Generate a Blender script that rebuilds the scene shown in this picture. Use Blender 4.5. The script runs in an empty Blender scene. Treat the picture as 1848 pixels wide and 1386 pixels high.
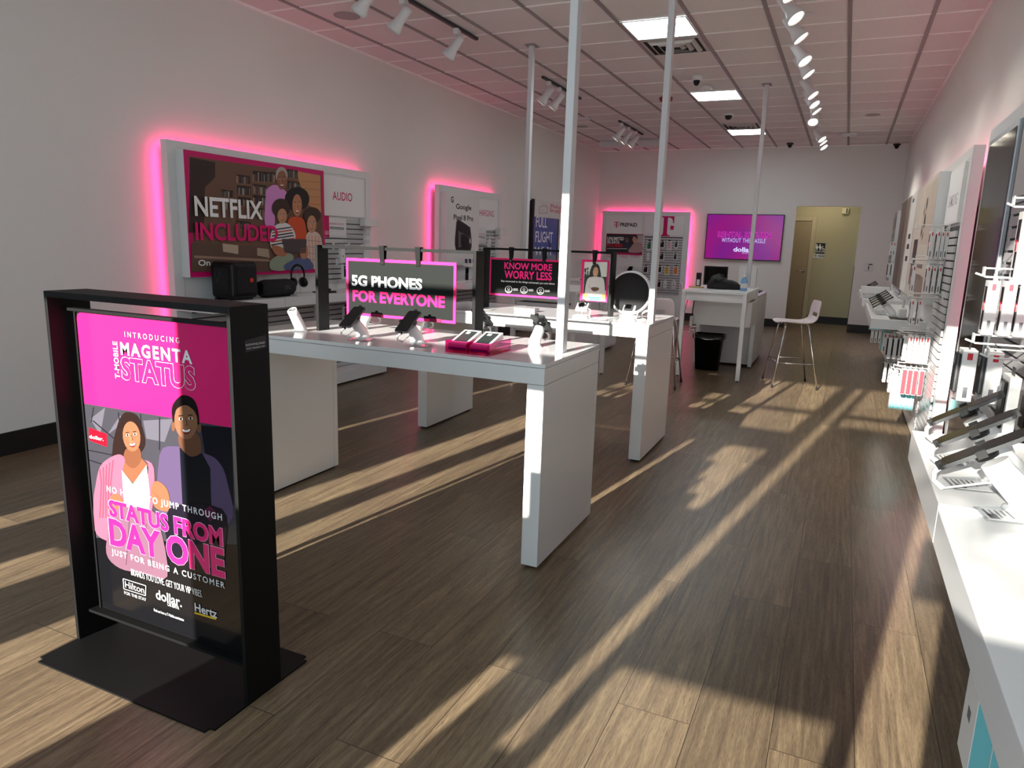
import bpy, bmesh, math, random
from mathutils import Vector, Matrix
C = bpy.context.scene.collection
SC = bpy.context.scene
R = math.radians
random.seed(7)

# ------------------------------------------------------------------ camera
CAM_H = 1.47
F_PX = 1285.35
YAW, PITCH, ROLL = R(24.48291), R(-11.30016), R(1.80809)
_f = Vector((-math.sin(YAW)*math.cos(PITCH), math.cos(YAW)*math.cos(PITCH), math.sin(PITCH)))
_r = Vector((math.cos(YAW), math.sin(YAW), 0))
_u = _r.cross(_f)
_c, _s = math.cos(ROLL), math.sin(ROLL)
RIGHT = _c*_r + _s*_u
UP = -_s*_r + _c*_u
cam_d = bpy.data.cameras.new('camera')
cam_d.sensor_width = 36
cam_d.lens = F_PX/1848*36
cam_d.clip_start = 0.05
cam = bpy.data.objects.new('camera', cam_d)
C.objects.link(cam)
M = Matrix((RIGHT, UP, -_f)).transposed().to_4x4()
M.translation = Vector((0, 0, CAM_H))
cam.matrix_world = M
SC.camera = cam

# ------------------------------------------------------------------ light
SC.view_settings.view_transform = 'Standard'
SC.view_settings.look = 'None'
SC.view_settings.exposure = 0.0
SC.view_settings.gamma = 1.0
SC.view_settings.use_curve_mapping = False
w = bpy.data.worlds.new('sky')
SC.world = w
w.use_nodes = True
w.node_tree.nodes['Background'].inputs[0].default_value = (0.62, 0.78, 1.0, 1)
w.node_tree.nodes['Background'].inputs[1].default_value = 1.6
sun_d = bpy.data.lights.new('sun', 'SUN')
sun_d.energy = 20.5
sun_d.angle = R(0.48)
sun_d.color = (1.0, 0.95, 0.85)
sun = bpy.data.objects.new('sun', sun_d)
C.objects.link(sun)
sun.location = (-2, -8, 5)
sun.rotation_euler = Vector((0.153, 1.0, -0.311)).to_track_quat('-Z', 'Y').to_euler()


def area_light(name, loc, direction, sx, sy, energy, col):
    d = bpy.data.lights.new(name, 'AREA')
    d.shape = 'RECTANGLE'
    d.size = sx
    d.size_y = sy
    d.energy = energy
    d.color = col
    o = bpy.data.objects.new(name, d)
    C.objects.link(o)
    o.location = loc
    dv = Vector(direction)
    o.rotation_euler = dv.to_track_quat('-Z', 'Y').to_euler()
    return o


# daylight of the glazed shop front, lying in the window plane
area_light('window_daylight', (-1.3, -0.93, 1.6), (0, 1, 0), 4.0, 2.7, 48, (0.76, 0.94, 1.0))
LED = (1.0, 0.03, 0.22)

# ------------------------------------------------------------------ helpers


def lin(c):
    return tuple(((v/255)/12.92 if v/255 <= 0.04045 else ((v/255+0.055)/1.055)**2.4) for v in c)


def ray(px, py):
    return RIGHT*(px-924) - UP*(py-693) + _f*F_PX


CP = Vector((0, 0, CAM_H))


def onz(px, py, z):
    d = ray(px, py)
    return CP + d*((z-CAM_H)/d.z)


def onx(px, py, x):
    d = ray(px, py)
    return CP + d*(x/d.x)


def ony(px, py, y):
    d = ray(px, py)
    return CP + d*(y/d.y)


MATS = {}


def mat(name, col, rough=0.5, metal=0.0, emit=None, estr=1.0, bump=0.0, bscale=200, coat=0.0, spec=0.5, var=0.0):
    if name in MATS:
        return MATS[name]
    m = bpy.data.materials.new(name)
    m.use_nodes = True
    nt = m.node_tree
    b = nt.nodes['Principled BSDF']
    b.inputs['Base Color'].default_value = (*lin(col), 1)
    b.inputs['Roughness'].default_value = rough
    b.inputs['Metallic'].default_value = metal
    b.inputs['Specular IOR Level'].default_value = spec
    b.inputs['Coat Weight'].default_value = coat
    if emit:
        b.inputs['Emission Color'].default_value = (*lin(emit), 1)
        b.inputs['Emission Strength'].default_value = estr
    tc = nt.nodes.new('ShaderNodeTexCoord')
    nz = nt.nodes.new('ShaderNodeTexNoise')
    nz.inputs['Scale'].default_value = bscale
    nz.inputs['Detail'].default_value = 3
    nt.links.new(tc.outputs['Object'], nz.inputs['Vector'])
    if bump:
        bp = nt.nodes.new('ShaderNodeBump')
        bp.inputs['Strength'].default_value = bump
        bp.inputs['Distance'].default_value = 0.002
        nt.links.new(nz.outputs['Fac'], bp.inputs['Height'])
        nt.links.new(bp.outputs['Normal'], b.inputs['Normal'])
    mr = nt.nodes.new('ShaderNodeMapRange')
    mr.inputs['To Min'].default_value = max(0.02, rough-0.012)
    mr.inputs['To Max'].default_value = min(1, rough+0.012)
    nt.links.new(nz.outputs['Fac'], mr.inputs['Value'])
    nt.links.new(mr.outputs['Result'], b.inputs['Roughness'])
    MATS[name] = m
    return m


def print_mat(name, rough=0.45, coat=0.0, estr=0.0, spec=.3):
    """printed picture: base colour comes from the ink colours of the print"""
    if name in MATS:
        return MATS[name]
    m = bpy.data.materials.new(name)
    m.use_nodes = True
    nt = m.node_tree
    b = nt.nodes['Principled BSDF']
    a = nt.nodes.new('ShaderNodeAttribute')
    a.attribute_name = 'ink'
    nt.links.new(a.outputs['Color'], b.inputs['Base Color'])
    b.inputs['Roughness'].default_value = rough
    b.inputs['Specular IOR Level'].default_value = spec
    b.inputs['Coat Weight'].default_value = coat
    if estr:
        nt.links.new(a.outputs['Color'], b.inputs['Emission Color'])
        b.inputs['Emission Strength'].default_value = estr
    MATS[name] = m
    return m


def clear_mat(name, col, gl=0.12, rough=0.03):
    if name in MATS:
        return MATS[name]
    m = bpy.data.materials.new(name)
    m.use_nodes = True
    nt = m.node_tree
    nt.nodes.remove(nt.nodes['Principled BSDF'])
    t = nt.nodes.new('ShaderNodeBsdfTransparent')
    t.inputs[0].default_value = (*col, 1)
    g = nt.nodes.new('ShaderNodeBsdfGlossy')
    g.inputs['Roughness'].default_value = rough
    mx = nt.nodes.new('ShaderNodeMixShader')
    mx.inputs[0].default_value = gl
    nt.links.new(t.outputs[0], mx.inputs[1])
    nt.links.new(g.outputs[0], mx.inputs[2])
    nt.links.new(mx.outputs[0], nt.nodes['Material Output'].inputs[0])
    MATS[name] = m
    return m


class MB:
    """collects shapes into one mesh"""

    def __init__(s):
        s.v = []
        s.f = []
        s.c = []
        s.smooth = []

    def add(s, vs, fs, col=None, smooth=False, T=None):
        n = len(s.v)
        for p in vs:
            p = Vector(p)
            s.v.append(T @ p if T else p)
        for q in fs:
            s.f.append([i+n for i in q])
            s.c.append(col)
            s.smooth.append(smooth)
        return s

    def box(s, x0, x1, y0, y1, z0, z1, T=None, col=None):
        vs = [(x, y, z) for x in (x0, x1) for y in (y0, y1) for z in (z0, z1)]
        fs = [(0, 1, 3, 2), (4, 6, 7, 5), (0, 4, 5, 1), (2, 3, 7, 6), (0, 2, 6, 4), (1, 5, 7, 3)]
        return s.add(vs, fs, col, False, T)

    def cbox(s, c, d, T=None, col=None):
        return s.box(c[0]-d[0]/2, c[0]+d[0]/2, c[1]-d[1]/2, c[1]+d[1]/2, c[2]-d[2]/2, c[2]+d[2]/2, T, col)

    def prism(s, pts, vec, T=None, col=None, smooth=False):
        n = len(pts)
        vec = Vector(vec)
        vs = [Vector(p) for p in pts]+[Vector(p)+vec for p in pts]
        fs = [list(range(n))[::-1], list(range(n, 2*n))]
        s.add(vs, fs, col, False, T)
        k = len(s.v)-2*n
        for i in range(n):
            s.f.append([k+i, k+(i+1) % n, k+n+(i+1) % n, k+n+i])
            s.c.append(col)
            s.smooth.append(smooth)
        return s

    def tube(s, pts, r, n=10, T=None, cap=True, col=None):
        pts = [Vector(p) for p in pts]
        rs = r if isinstance(r, (list, tuple)) else [r]*len(pts)
        vs = []
        fs = []
        up = Vector((0, 0, 1))
        prev = None
        for i, p in enumerate(pts):
            a = pts[max(0, i-1)]
            b = pts[min(len(pts)-1, i+1)]
            t = (b-a).normalized()
            if prev is None:
                q = up if abs(t.z) < 0.9 else Vector((1, 0, 0))
                e1 = t.cross(q).normalized()
            else:
                e1 = (prev-t*prev.dot(t)).normalized()
            prev = e1
            e2 = t.cross(e1)
            for k in range(n):
                an = 2*math.pi*k/n
                vs.append(p+(e1*math.cos(an)+e2*math.sin(an))*rs[i])
        for i in range(len(pts)-1):
            for k in range(n):
                fs.append((i*n+k, i*n+(k+1) % n, (i+1)*n+(k+1) % n, (i+1)*n+k))
        s.add(vs, fs, col, True, T)
        if cap:
            k = len(s.v)-len(vs)
            s.f.append([k+i for i in range(n)][::-1])
            s.f.append([k+(len(pts)-1)*n+i for i in range(n)])
            s.c += [col, col]
            s.smooth += [False, False]
        return s

    def lathe(s, prof, n=28, T=None, col=None):
        """prof: list of (r, z) around local z"""
        vs = []
        fs = []
        for r, z in prof:
            for k in range(n):
                a = 2*math.pi*k/n
                vs.append((r*math.cos(a), r*math.sin(a), z))
        for i in range(len(prof)-1):
            for k in range(n):
                fs.append((i*n+k, i*n+(k+1) % n, (i+1)*n+(k+1) % n, (i+1)*n+k))
        fs.append(tuple(range(n))[::-1])
        fs.append(tuple((len(prof)-1)*n+k for k in range(n)))
        return s.add(vs, fs, col, True, T)

    def build(s, name, m, parent=None, bevel=0.0, solid=0.0, sub=0):
        me = bpy.data.meshes.new(name)
        off = OFF.get(parent.name, Vector()) if parent else Vector()
        me.from_pydata([tuple(p-off) for p in s.v], [], s.f)
        if any(c is not None for c in s.c):
            at = me.color_attributes.new('ink', 'FLOAT_COLOR', 'CORNER')
            li = 0
            for q, c in zip(s.f, s.c):
                cc = (*lin(c or (255, 255, 255)), 1)
                for _ in q:
                    at.data[li].color = cc
                    li += 1
        me.polygons.foreach_set('use_smooth', s.smooth)
        me.materials.append(m)
        if not any(c is not None for c in s.c):
            bm = bmesh.new()
            bm.from_mesh(me)
            bmesh.ops.recalc_face_normals(bm, faces=bm.faces)
            bm.to_mesh(me)
            bm.free()
        o = bpy.data.objects.new(name, me)
        C.objects.link(o)
        if parent:
            o.parent = parent
            OFF[o.name] = off
        if solid:
            k = o.modifiers.new('solid', 'SOLIDIFY')
            k.thickness = solid
            k.offset = 0
        if bevel:
            k = o.modifiers.new('bevel', 'BEVEL')
            k.width = bevel
            k.segments = 2
            k.limit_method = 'ANGLE'
        if sub:
            k = o.modifiers.new('sub', 'SUBSURF')
            k.levels = k.render_levels = sub
        return o


OFF = {}


def thing(name, label, cat, loc=(0, 0, 0), group=None, world=True):
    """an Empty at the base of a thing; with world=True its parts are given in room coordinates"""
    o = bpy.data.objects.new(name, None)
    o.empty_display_size = 0.1
    C.objects.link(o)
    o.location = loc
    OFF[o.name] = Vector(loc) if world else Vector()
    tag(o, label, cat, group)
    return o


def tag(o, label, cat, group=None):
    o['label'] = label
    o['category'] = cat
    if group:
        o['group'] = group
    return o


def struct(name, mb, m, **k):
    o = mb.build(name, m, **k)
    o['kind'] = 'structure'
    return o


def lab(o, s):
    o['label'] = s
    return o


def dup(root, loc, rz=0.0, label=None, group=None, scale=None, rot=None):
    r = root.copy()
    C.objects.link(r)
    r.location = loc
    r.rotation_euler = rot if rot else (0, 0, rz)
    if scale:
        r.scale = scale
    if label:
        r['label'] = label
    if group:
        r['group'] = group

    def kids(a, b):
        for ch in list(a.children):
            c = ch.copy()
            C.objects.link(c)
            c.parent = b
            kids(ch, c)
    kids(root, r)
    return r


# ---- lettering
_tc = {}


def glyphs(txt, bold=0.0, outline=0.0, sp=1.0):
    key = (txt, bold, outline, sp)
    if key in _tc:
        return _tc[key]
    cu = bpy.data.curves.new('t', 'FONT')
    cu.body = txt
    cu.size = 1
    cu.resolution_u = 3
    cu.offset = bold
    cu.space_character = sp
    if outline:
        cu.fill_mode = 'NONE'
        cu.bevel_depth = outline
        cu.bevel_resolution = 0
    o = bpy.data.objects.new('t', cu)
    C.objects.link(o)
    dg = bpy.context.evaluated_depsgraph_get()
    me = bpy.data.meshes.new_from_object(o.evaluated_get(dg))
    vs = [tuple(v.co) for v in me.vertices]
    fs = [tuple(p.vertices) for p in me.polygons]
    bpy.data.objects.remove(o)
    bpy.data.curves.remove(cu)
    bpy.data.meshes.remove(me)
    _tc[key] = (vs, fs)
    return vs, fs


class Art:
    """flat print lying in a wall plane; coordinates are (u to the viewer's right, v up)"""

    def __init__(s, axis, val, trans=None, step=0.00012):
        s.ax = axis
        s.val = val
        s.tr = trans or (lambda p: p)
        s.mb = MB()
        s.k = 0
        s.step = step
        s.gain = 1.0

    def uv(s, p):
        px = s.tr(p)
        if s.ax == 'y':
            q = ony(px[0], px[1], s.val)
            return (q.x, q.z)
        q = onx(px[0], px[1], s.val)
        return (q.y, q.z) if s.ax == '+x' else (-q.y, q.z)

    def w(s, u, v, d):
        if s.ax == 'y':
            return Vector((u, s.val-d, v))
        if s.ax == '+x':
            return Vector((s.val+d, u, v))
        return Vector((s.val-d, -u, v))

    def ink(s, c):
        if s.gain == 1.0:
            return c
        out = []
        for v in lin(c):
            v *= s.gain
            out.append(255*(12.92*v if v <= .0031308 else 1.055*v**(1/2.4)-.055))
        return tuple(out)

    def face(s, uvs, col):
        s.k += 1
        col = s.ink(col)
        ar = sum(uvs[i][0]*uvs[(i+1) % len(uvs)][1]-uvs[(i+1) % len(uvs)][0]*uvs[i][1] for i in range(len(uvs)))
        if ar < 0:
            uvs = uvs[::-1]
        s.mb.add([s.w(u, v, s.step*s.k) for u, v in uvs], [list(range(len(uvs)))], col)

    def poly(s, pts, col, smooth=False):
        q = [s.uv(p) for p in pts]
        if smooth:
            out = []
            n = len(q)
            for i in range(n):
                p0, p1, p2, p3 = (Vector(q[(i+k-1) % n]) for k in range(4))
                for t in (0, .25, .5, .75):
                    out.append(tuple(0.5*((2*p1)+(p2-p0)*t+(2*p0-5*p1+4*p2-p3)*t*t+(3*p1-p0-3*p2+p3)*t**3)))
            q = out
        s.face(q, col)

    def rect(s, u0, u1, v0, v1, col):
        s.face([(u0, v0), (u1, v0), (u1, v1), (u0, v1)], col)

    def ell(s, cx, cy, rx, ry, col, rot=0, n=20):
        s.poly([(cx+rx*math.cos(a)*math.cos(rot)-ry*math.sin(a)*math.sin(rot), cy+rx*math.cos(a)*math.sin(rot)+ry*math.sin(a)*math.cos(rot)) for a in [2*math.pi*i/n for i in range(n)]], col)

    def ring(s, cx, cy, r, t, col, n=20):
        for i in range(n):
            a, b = 2*math.pi*i/n, 2*math.pi*(i+1)/n
            s.poly([(cx+r*math.cos(a), cy+r*math.sin(a)), (cx+r*math.cos(b), cy+r*math.sin(b)), (cx+(r-t)*math.cos(b), cy+(r-t)*math.sin(b)), (cx+(r-t)*math.cos(a), cy+(r-t)*math.sin(a))], col)
            s.k -= 1
        s.k += 1

    def line(s, pts, t, col):
        for a, b in zip(pts, pts[1:]):
            d = Vector((b[0]-a[0], b[1]-a[1]))
            n = Vector((-d.y, d.x)).normalized()*t/2
            s.poly([(a[0]+n.x, a[1]+n.y), (b[0]+n.x, b[1]+n.y), (b[0]-n.x, b[1]-n.y), (a[0]-n.x, a[1]-n.y)], col)
            s.k -= 1
        s.k += 1

    def text_uv(s, txt, u0, v0, u1, v1, col, bold=0.0, outline=0.0, vert=False, sp=1.0):
        vs, fs = glyphs(txt, bold, outline, sp)
        if not vs:
            return
        x0 = min(v[0] for v in vs)
        x1 = max(v[0] for v in vs)
        y0 = min(v[1] for v in vs)
        y1 = max(v[1] for v in vs)
        s.k += 1
        out = []
        for v in vs:
            a = (v[0]-x0)/(x1-x0)
            b = (v[1]-y0)/(y1-y0)
            if vert:
                out.append(s.w(u1-(u1-u0)*b, v0+(v1-v0)*a, s.step*s.k))
            else:
                out.append(s.w(u0+(u1-u0)*a, v0+(v1-v0)*b, s.step*s.k))
        s.mb.add(out, fs, s.ink(col))

    def text(s, txt, bl, tr, col, bold=0.0, outline=0.0, vert=False, sp=1.0):
        a = s.uv(bl)
        b = s.uv(tr)
        s.text_uv(txt, a[0], a[1], b[0], b[1], col, bold, outline, vert, sp)

    def head(s, cx, cy, rx, ry, skin, rot=0.0, smile=True):
        s.ell(cx, cy, rx, ry, skin, rot)
        d = tuple(int(c*0.45) for c in skin)
        lt = tuple(min(255, int(c*1.12)) for c in skin)
        cr, sr = math.cos(rot), math.sin(rot)

        def P(a, b):
            return (cx+a*rx*cr-b*ry*sr, cy+a*rx*sr+b*ry*cr)
        s.ell(*P(-.1, .18), rx*.22, ry*.28, lt, rot, 12)
        for sd in (-1, 1):
            e = P(.42*sd, -.12)
            s.ell(e[0], e[1], rx*.19, ry*.075, (235, 230, 225), rot, 10)
            s.ell(e[0], e[1], rx*.1, ry*.075, (30, 20, 18), rot, 10)
            s.line([P(.22*sd, -.3), P(.62*sd, -.29)], ry*.05, (35, 25, 20))
        s.line([P(.0, -.1), P(.1, .22), P(-.08, .25)], ry*.035, d)
        if smile:
            s.poly([P(-.42, .42), P(0, .48), P(.42, .42), P(.25, .66), P(0, .72), P(-.25, .66)], (120, 45, 45), True)
            s.poly([P(-.34, .45), P(0, .5), P(.34, .45), P(.2, .59), P(-.2, .59)], (245, 240, 235), True)
        else:
            s.line([P(-.25, .5), P(0, .53), P(.25, .5)], ry*.06, d)

    def build(s, name, parent, m=None):
        return s.mb.build(name, m or print_mat('printed_ink'), parent)


def logo_t(a, u0, v0, u1, v1, col):
    P = [(0, 1), (1, 1), (1, .66), (.93, .66), (.93, .74), (.88, .86), (.78, .92), (.66, .93), (.62, .93), (.62, .2), (.64, .1), (.7, .06), (.8, .05), (.8, 0), (.2, 0), (.2, .05), (.3, .06), (.36, .1), (.38, .2), (.38, .93), (.34, .93), (.22, .92), (.12, .86), (.07, .74), (.07, .66), (0, .66)]
    def q(p): return (u0+(u1-u0)*p[0], v0+(v1-v0)*p[1])
    a.face([q(p) for p in P], col)
    for x in (0, .8):
        a.face([q((x, .33)), q((x+.2, .33)), q((x+.2, .53)), q((x, .53))], col)


def crop(ox, oy, s):
    return lambda p: (ox+p[0]/s, oy+p[1]/s)


# ------------------------------------------------------------------ materials
WALL = mat('wall_paint', (230, 228, 224), 0.6, bump=0.05, bscale=400)
WHITE = mat('white_laminate', (222, 223, 223), 0.28)
TOP = mat('white_gloss_top', (226, 228, 229), 0.12, coat=0.3)
GREYW = mat('pale_grey_panel', (205, 205, 207), 0.4)
SLATG = mat('slatwall_grey', (186, 186, 188), 0.4)
DARKGAP = mat('dark_groove', (60, 60, 62), 0.7)
BLACKM = mat('black_powder_metal', (11, 11, 12), 0.55, bump=0.15, bscale=900, spec=.18)
BLACK = mat('black_plastic', (12, 12, 13), 0.4, spec=.28)
SCREEN = mat('dark_glass', (5, 5, 6), 0.08, spec=.22)
DGREY = mat('dark_grey', (38, 40, 42), 0.45)
FABRIC = mat('speaker_mesh', (18, 19, 21), 0.8, bump=0.5, bscale=1500)
CHROME = mat('chrome', (215, 215, 218), 0.12, metal=1.0)
STEELG = mat('grey_metal', (150, 152, 154), 0.35, metal=0.6)
MAGENTA = mat('magenta_print', (226, 0, 116), 0.35)
PINKFR = mat('pink_acrylic', (226, 44, 112), 0.4, spec=.15)
TEAL = mat('teal_card', (112, 184, 190), 0.45)
RED = mat('red_card', (196, 18, 38), 0.45)
CARD = mat('white_card', (220, 220, 218), 0.5)
BASEB = mat('black_baseboard', (16, 14, 14), 0.45)
ALU = mat('brushed_frame', (176, 180, 184), 0.3, metal=0.7)
HALLP = mat('hall_paint', (170, 160, 128), 0.6)
DOORP = mat('door_paint', (150, 132, 104), 0.5)
CLEAR = clear_mat('clear_acrylic', (0.95, 0.96, 0.97), 0.14)
PINKCLEAR = clear_mat('magenta_acrylic', (1.0, 0.38, 0.7), 0.08)
YELLOW = mat('yellow_tape', (214, 206, 120), 0.5)
BLUELIQ = mat('blue_gel', (120, 170, 215), 0.15)
SPEAKM = mat('speaker_disc', (165, 160, 160), 0.6)


def floor_mat():
    m = bpy.data.materials.new('wood_plank_floor')
    m.use_nodes = True
    nt = m.node_tree
    N = nt.nodes.new
    L = nt.links.new
    b = nt.nodes['Principled BSDF']
    tc = N('ShaderNodeTexCoord')
    mp = N('ShaderNodeMapping')
    mp.inputs['Rotation'].default_value = (0, 0, R(90))
    mp.inputs['Location'].default_value = (0, 0.05, 0)
    L(tc.outputs['Object'], mp.inputs['Vector'])
    br = N('ShaderNodeTexBrick')
    br.offset = 0.37
    br.inputs['Scale'].default_value = 1.0
    br.inputs['Brick Width'].default_value = 1.5
    br.inputs['Row Height'].default_value = 0.235
    br.inputs['Mortar Size'].default_value = 0.0012
    br.inputs['Mortar Smooth'].default_value = 0.1
    br.inputs['Bias'].default_value = 0.0
    br.inputs['Color1'].default_value = (0.0, 0.0, 0.0, 1)
    br.inputs['Color2'].default_value = (1, 1, 1, 1)
    br.inputs['Mortar'].default_value = (0.5, 0.5, 0.5, 1)
    L(mp.outputs['Vector'], br.inputs['Vector'])
    st = N('ShaderNodeMapping')
    st.inputs['Scale'].default_value = (26, 1.3, 1)
    L(tc.outputs['Object'], st.inputs['Vector'])
    add = N('ShaderNodeVectorMath')
    add.operation = 'ADD'
    L(st.outputs['Vector'], add.inputs[0])
    sc = N('ShaderNodeVectorMath')
    sc.operation = 'SCALE'
    sc.inputs['Scale'].default_value = 37.0
    L(br.outputs['Color'], sc.inputs[0])
    L(sc.outputs['Vector'], add.inputs[1])
    nz = N('ShaderNodeTexNoise')
    nz.inputs['Scale'].default_value = 2.2
    nz.inputs['Detail'].default_value = 9
    nz.inputs['Roughness'].default_value = 0.62
    nz.inputs['Distortion'].default_value = 0.6
    L(add.outputs['Vector'], nz.inputs['Vector'])
    n2 = N('ShaderNodeTexNoise')
    n2.inputs['Scale'].default_value = 26
    n2.inputs['Detail'].default_value = 6
    L(add.outputs['Vector'], n2.inputs['Vector'])
    cr = N('ShaderNodeValToRGB')
    e = cr.color_ramp.elements
    e[0].position = 0.25
    e[0].color = (*lin((86, 73, 60)), 1)
    e[1].position = 0.75
    e[1].color = (*lin((152, 134, 106)), 1)
    k = cr.color_ramp.elements.new(0.5)
    k.color = (*lin((121, 104, 83)), 1)
    L(nz.outputs['Fac'], cr.inputs['Fac'])
    mx = N('ShaderNodeMix')
    mx.data_type = 'RGBA'
    mx.blend_type = 'MULTIPLY'
    mx.inputs['Factor'].default_value = 0.65
    L(cr.outputs['Color'], mx.inputs['A'])
    c2 = N('ShaderNodeValToRGB')
    c2.color_ramp.elements[0].position = 0.35
    c2.color_ramp.elements[0].color = (0.6, 0.57, 0.54, 1)
    c2.color_ramp.elements[1].position = 0.62
    c2.color_ramp.elements[1].color = (1.1, 1.1, 1.1, 1)
    L(n2.outputs['Fac'], c2.inputs['Fac'])
    L(c2.outputs['Color'], mx.inputs['B'])
    # plank to plank tone
    m2 = N('ShaderNodeMix')
    m2.data_type = 'RGBA'
    m2.blend_type = 'MULTIPLY'
    m2.inputs['Factor'].default_value = 0.3
    L(mx.outputs['Result'], m2.inputs['A'])
    L(br.outputs['Color'], m2.inputs['B'])
    m3 = N('ShaderNodeMix')
    m3.data_type = 'RGBA'
    m3.inputs['B'].default_value = (*lin((38, 31, 26)), 1)
    L(br.outputs['Fac'], m3.inputs['Factor'])
    L(m2.outputs['Result'], m3.inputs['A'])
    L(m3.outputs['Result'], b.inputs['Base Color'])
    b.inputs['Specular IOR Level'].default_value = 0.25
    rr = N('ShaderNodeMapRange')
    rr.inputs['To Min'].default_value = 0.22
    rr.inputs['To Max'].default_value = 0.38
    L(n2.outputs['Fac'], rr.inputs['Value'])
    L(rr.outputs['Result'], b.inputs['Roughness'])
    bp = N('ShaderNodeBump')
    bp.inputs['Strength'].default_value = 0.25
    bp.inputs['Distance'].default_value = 0.0012
    L(n2.outputs['Fac'], bp.inputs['Height'])
    L(bp.outputs['Normal'], b.inputs['Normal'])
    return m


def tile_mat():
    m = bpy.data.materials.new('ceiling_tile')
    m.use_nodes = True
    nt = m.node_tree
    b = nt.nodes['Principled BSDF']
    b.inputs['Roughness'].default_value = 0.8
    tc = nt.nodes.new('ShaderNodeTexCoord')
    nz = nt.nodes.new('ShaderNodeTexNoise')
    nz.inputs['Scale'].default_value = 260
    nt.links.new(tc.outputs['Object'], nz.inputs['Vector'])
    cr = nt.nodes.new('ShaderNodeValToRGB')
    cr.color_ramp.elements[0].position = 0.3
    cr.color_ramp.elements[0].color = (*lin((218, 213, 210)), 1)
    cr.color_ramp.elements[1].position = 0.55
    cr.color_ramp.elements[1].color = (*lin((232, 227, 224)), 1)
    nt.links.new(nz.outputs['Fac'], cr.inputs['Fac'])
    nt.links.new(cr.outputs['Color'], b.inputs['Base Color'])
    return m


# ------------------------------------------------------------------ setting
XL, XR, YF, YB, ZC = -4.84, 0.785, -1.0, 14.73, 3.366
OX0, OX1, OZ = -0.951, 0.15, 2.29      # passage in the back wall
HY = 16.1
struct('floor', MB().box(XL-.1, XR+.6, YF-.06, HY+.1, -0.1, 0.0), floor_mat())
TILE = tile_mat()
mb = MB().box(XL-.1, XR+.1, YF-.06, YB+.1, ZC, ZC+.08)
struct('ceiling', mb, TILE)
TB = mat('ceiling_grid_metal', (252, 250, 248), 0.4)
gx = [-.19+.61*k for k in range(-8, 3)]
gx = [x for x in gx if XL < x < XR]
gy = [7.615+.61*k for k in range(-14, 13)]
gy = [y for y in gy if YF < y < YB]
mb = MB()
for x in gx:
    mb.box(x-.016, x+.016, YF, YB, ZC-.01, ZC+.002)
struct('trim_3', mb, mat('ceiling_main_rail', (150, 142, 141), 0.5))
mb = MB()
for y in gy:
    mb.box(XL, XR, y-.011, y+.011, ZC-.005, ZC+.002)
mb.box(XL, XL+.02, YF, YB, ZC-.02, ZC)
mb.box(XR-.02, XR, YF, YB, ZC-.02, ZC)
mb.box(XL, XR, YB-.02, YB, ZC-.02, ZC)
struct('trim_1', mb, TB)
struct('wall_left', MB().box(XL-.1, XL, YF-.06, YB+.1, 0, ZC), WALL)
struct('wall_right', MB().box(XR, XR+.1, YF-.06, YB+.1, 0, ZC), WALL)
mb = MB().box(XL, OX0, YB, YB+.1, 0, ZC).box(OX1, XR, YB, YB+.1, 0, ZC).box(OX0, OX1, YB, YB+.1, OZ, ZC)
struct('wall_back', mb, WALL)
# passage behind
struct('wall_hall', MB().box(-2.3, 1.3, HY, HY+.1, 0, 2.75).box(-2.4, -2.3, YB+.1, HY+.1, 0, 2.75).box(1.3, 1.4, YB+.1, HY+.1, 0, 2.75), HALLP)
struct('ceiling_hall', MB().box(-2.4, 1.4, YB+.1, HY+.1, 2.75, 2.83), TILE)
mb = MB().box(XL, XL+.014, YF, YB, 0, .15)
struct('baseboard_left', mb, BASEB)
struct('baseboard_back', MB().box(XL, OX0, YB-.014, YB, 0, .15).box(OX1, XR, YB-.014, YB, 0, .15), BASEB)
struct('baseboard_right', MB().box(XR-.014, XR, YF, YB, 0, .15), BASEB)
struct('baseboard_hall', MB().box(-.62, 1.3, HY-.014, HY, 0, .15), BASEB)
struct('trim_2', MB().box(OX1-.004, OX1+.004, YB-.006, YB+.1, .15, 1.22), DGREY)
# restroom door in the hall
dx1 = ony(1457, 480, HY).x
d = struct('door_1', MB().box(dx1-.86, dx1, HY-.045, HY-.012, .02, 2.06), DOORP, bevel=.002)
fr = MB().box(dx1+.004, dx1+.09, HY-.06, HY, 0, 2.16).box(dx1-.95, dx1-.864, HY-.06, HY, 0, 2.16).box(dx1-.864, dx1+.004, HY-.06, HY, 2.07, 2.16)
fr.build('door_frame', mat('door_frame_paint', (178, 164, 134), .5), d, bevel=.003)
hz = ony(1444, 489, HY-.05).z
MB().lathe([(.032, 0), (.032, .012), (.014, .014), (.014, .05)], 20, Matrix.Translation((dx1-.07, HY-.045, hz)) @ Matrix.Rotation(R(90), 4, 'X')).tube([(dx1-.07, HY-.09, hz), (dx1-.19, HY-.092, hz)], .009).build('door_handle', CHROME, d)
area_light('hall_lamp', (-.5, 15.4, 2.73), (0, 0, -1), .5, .3, 9.5, (1, .9, .68))

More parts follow.
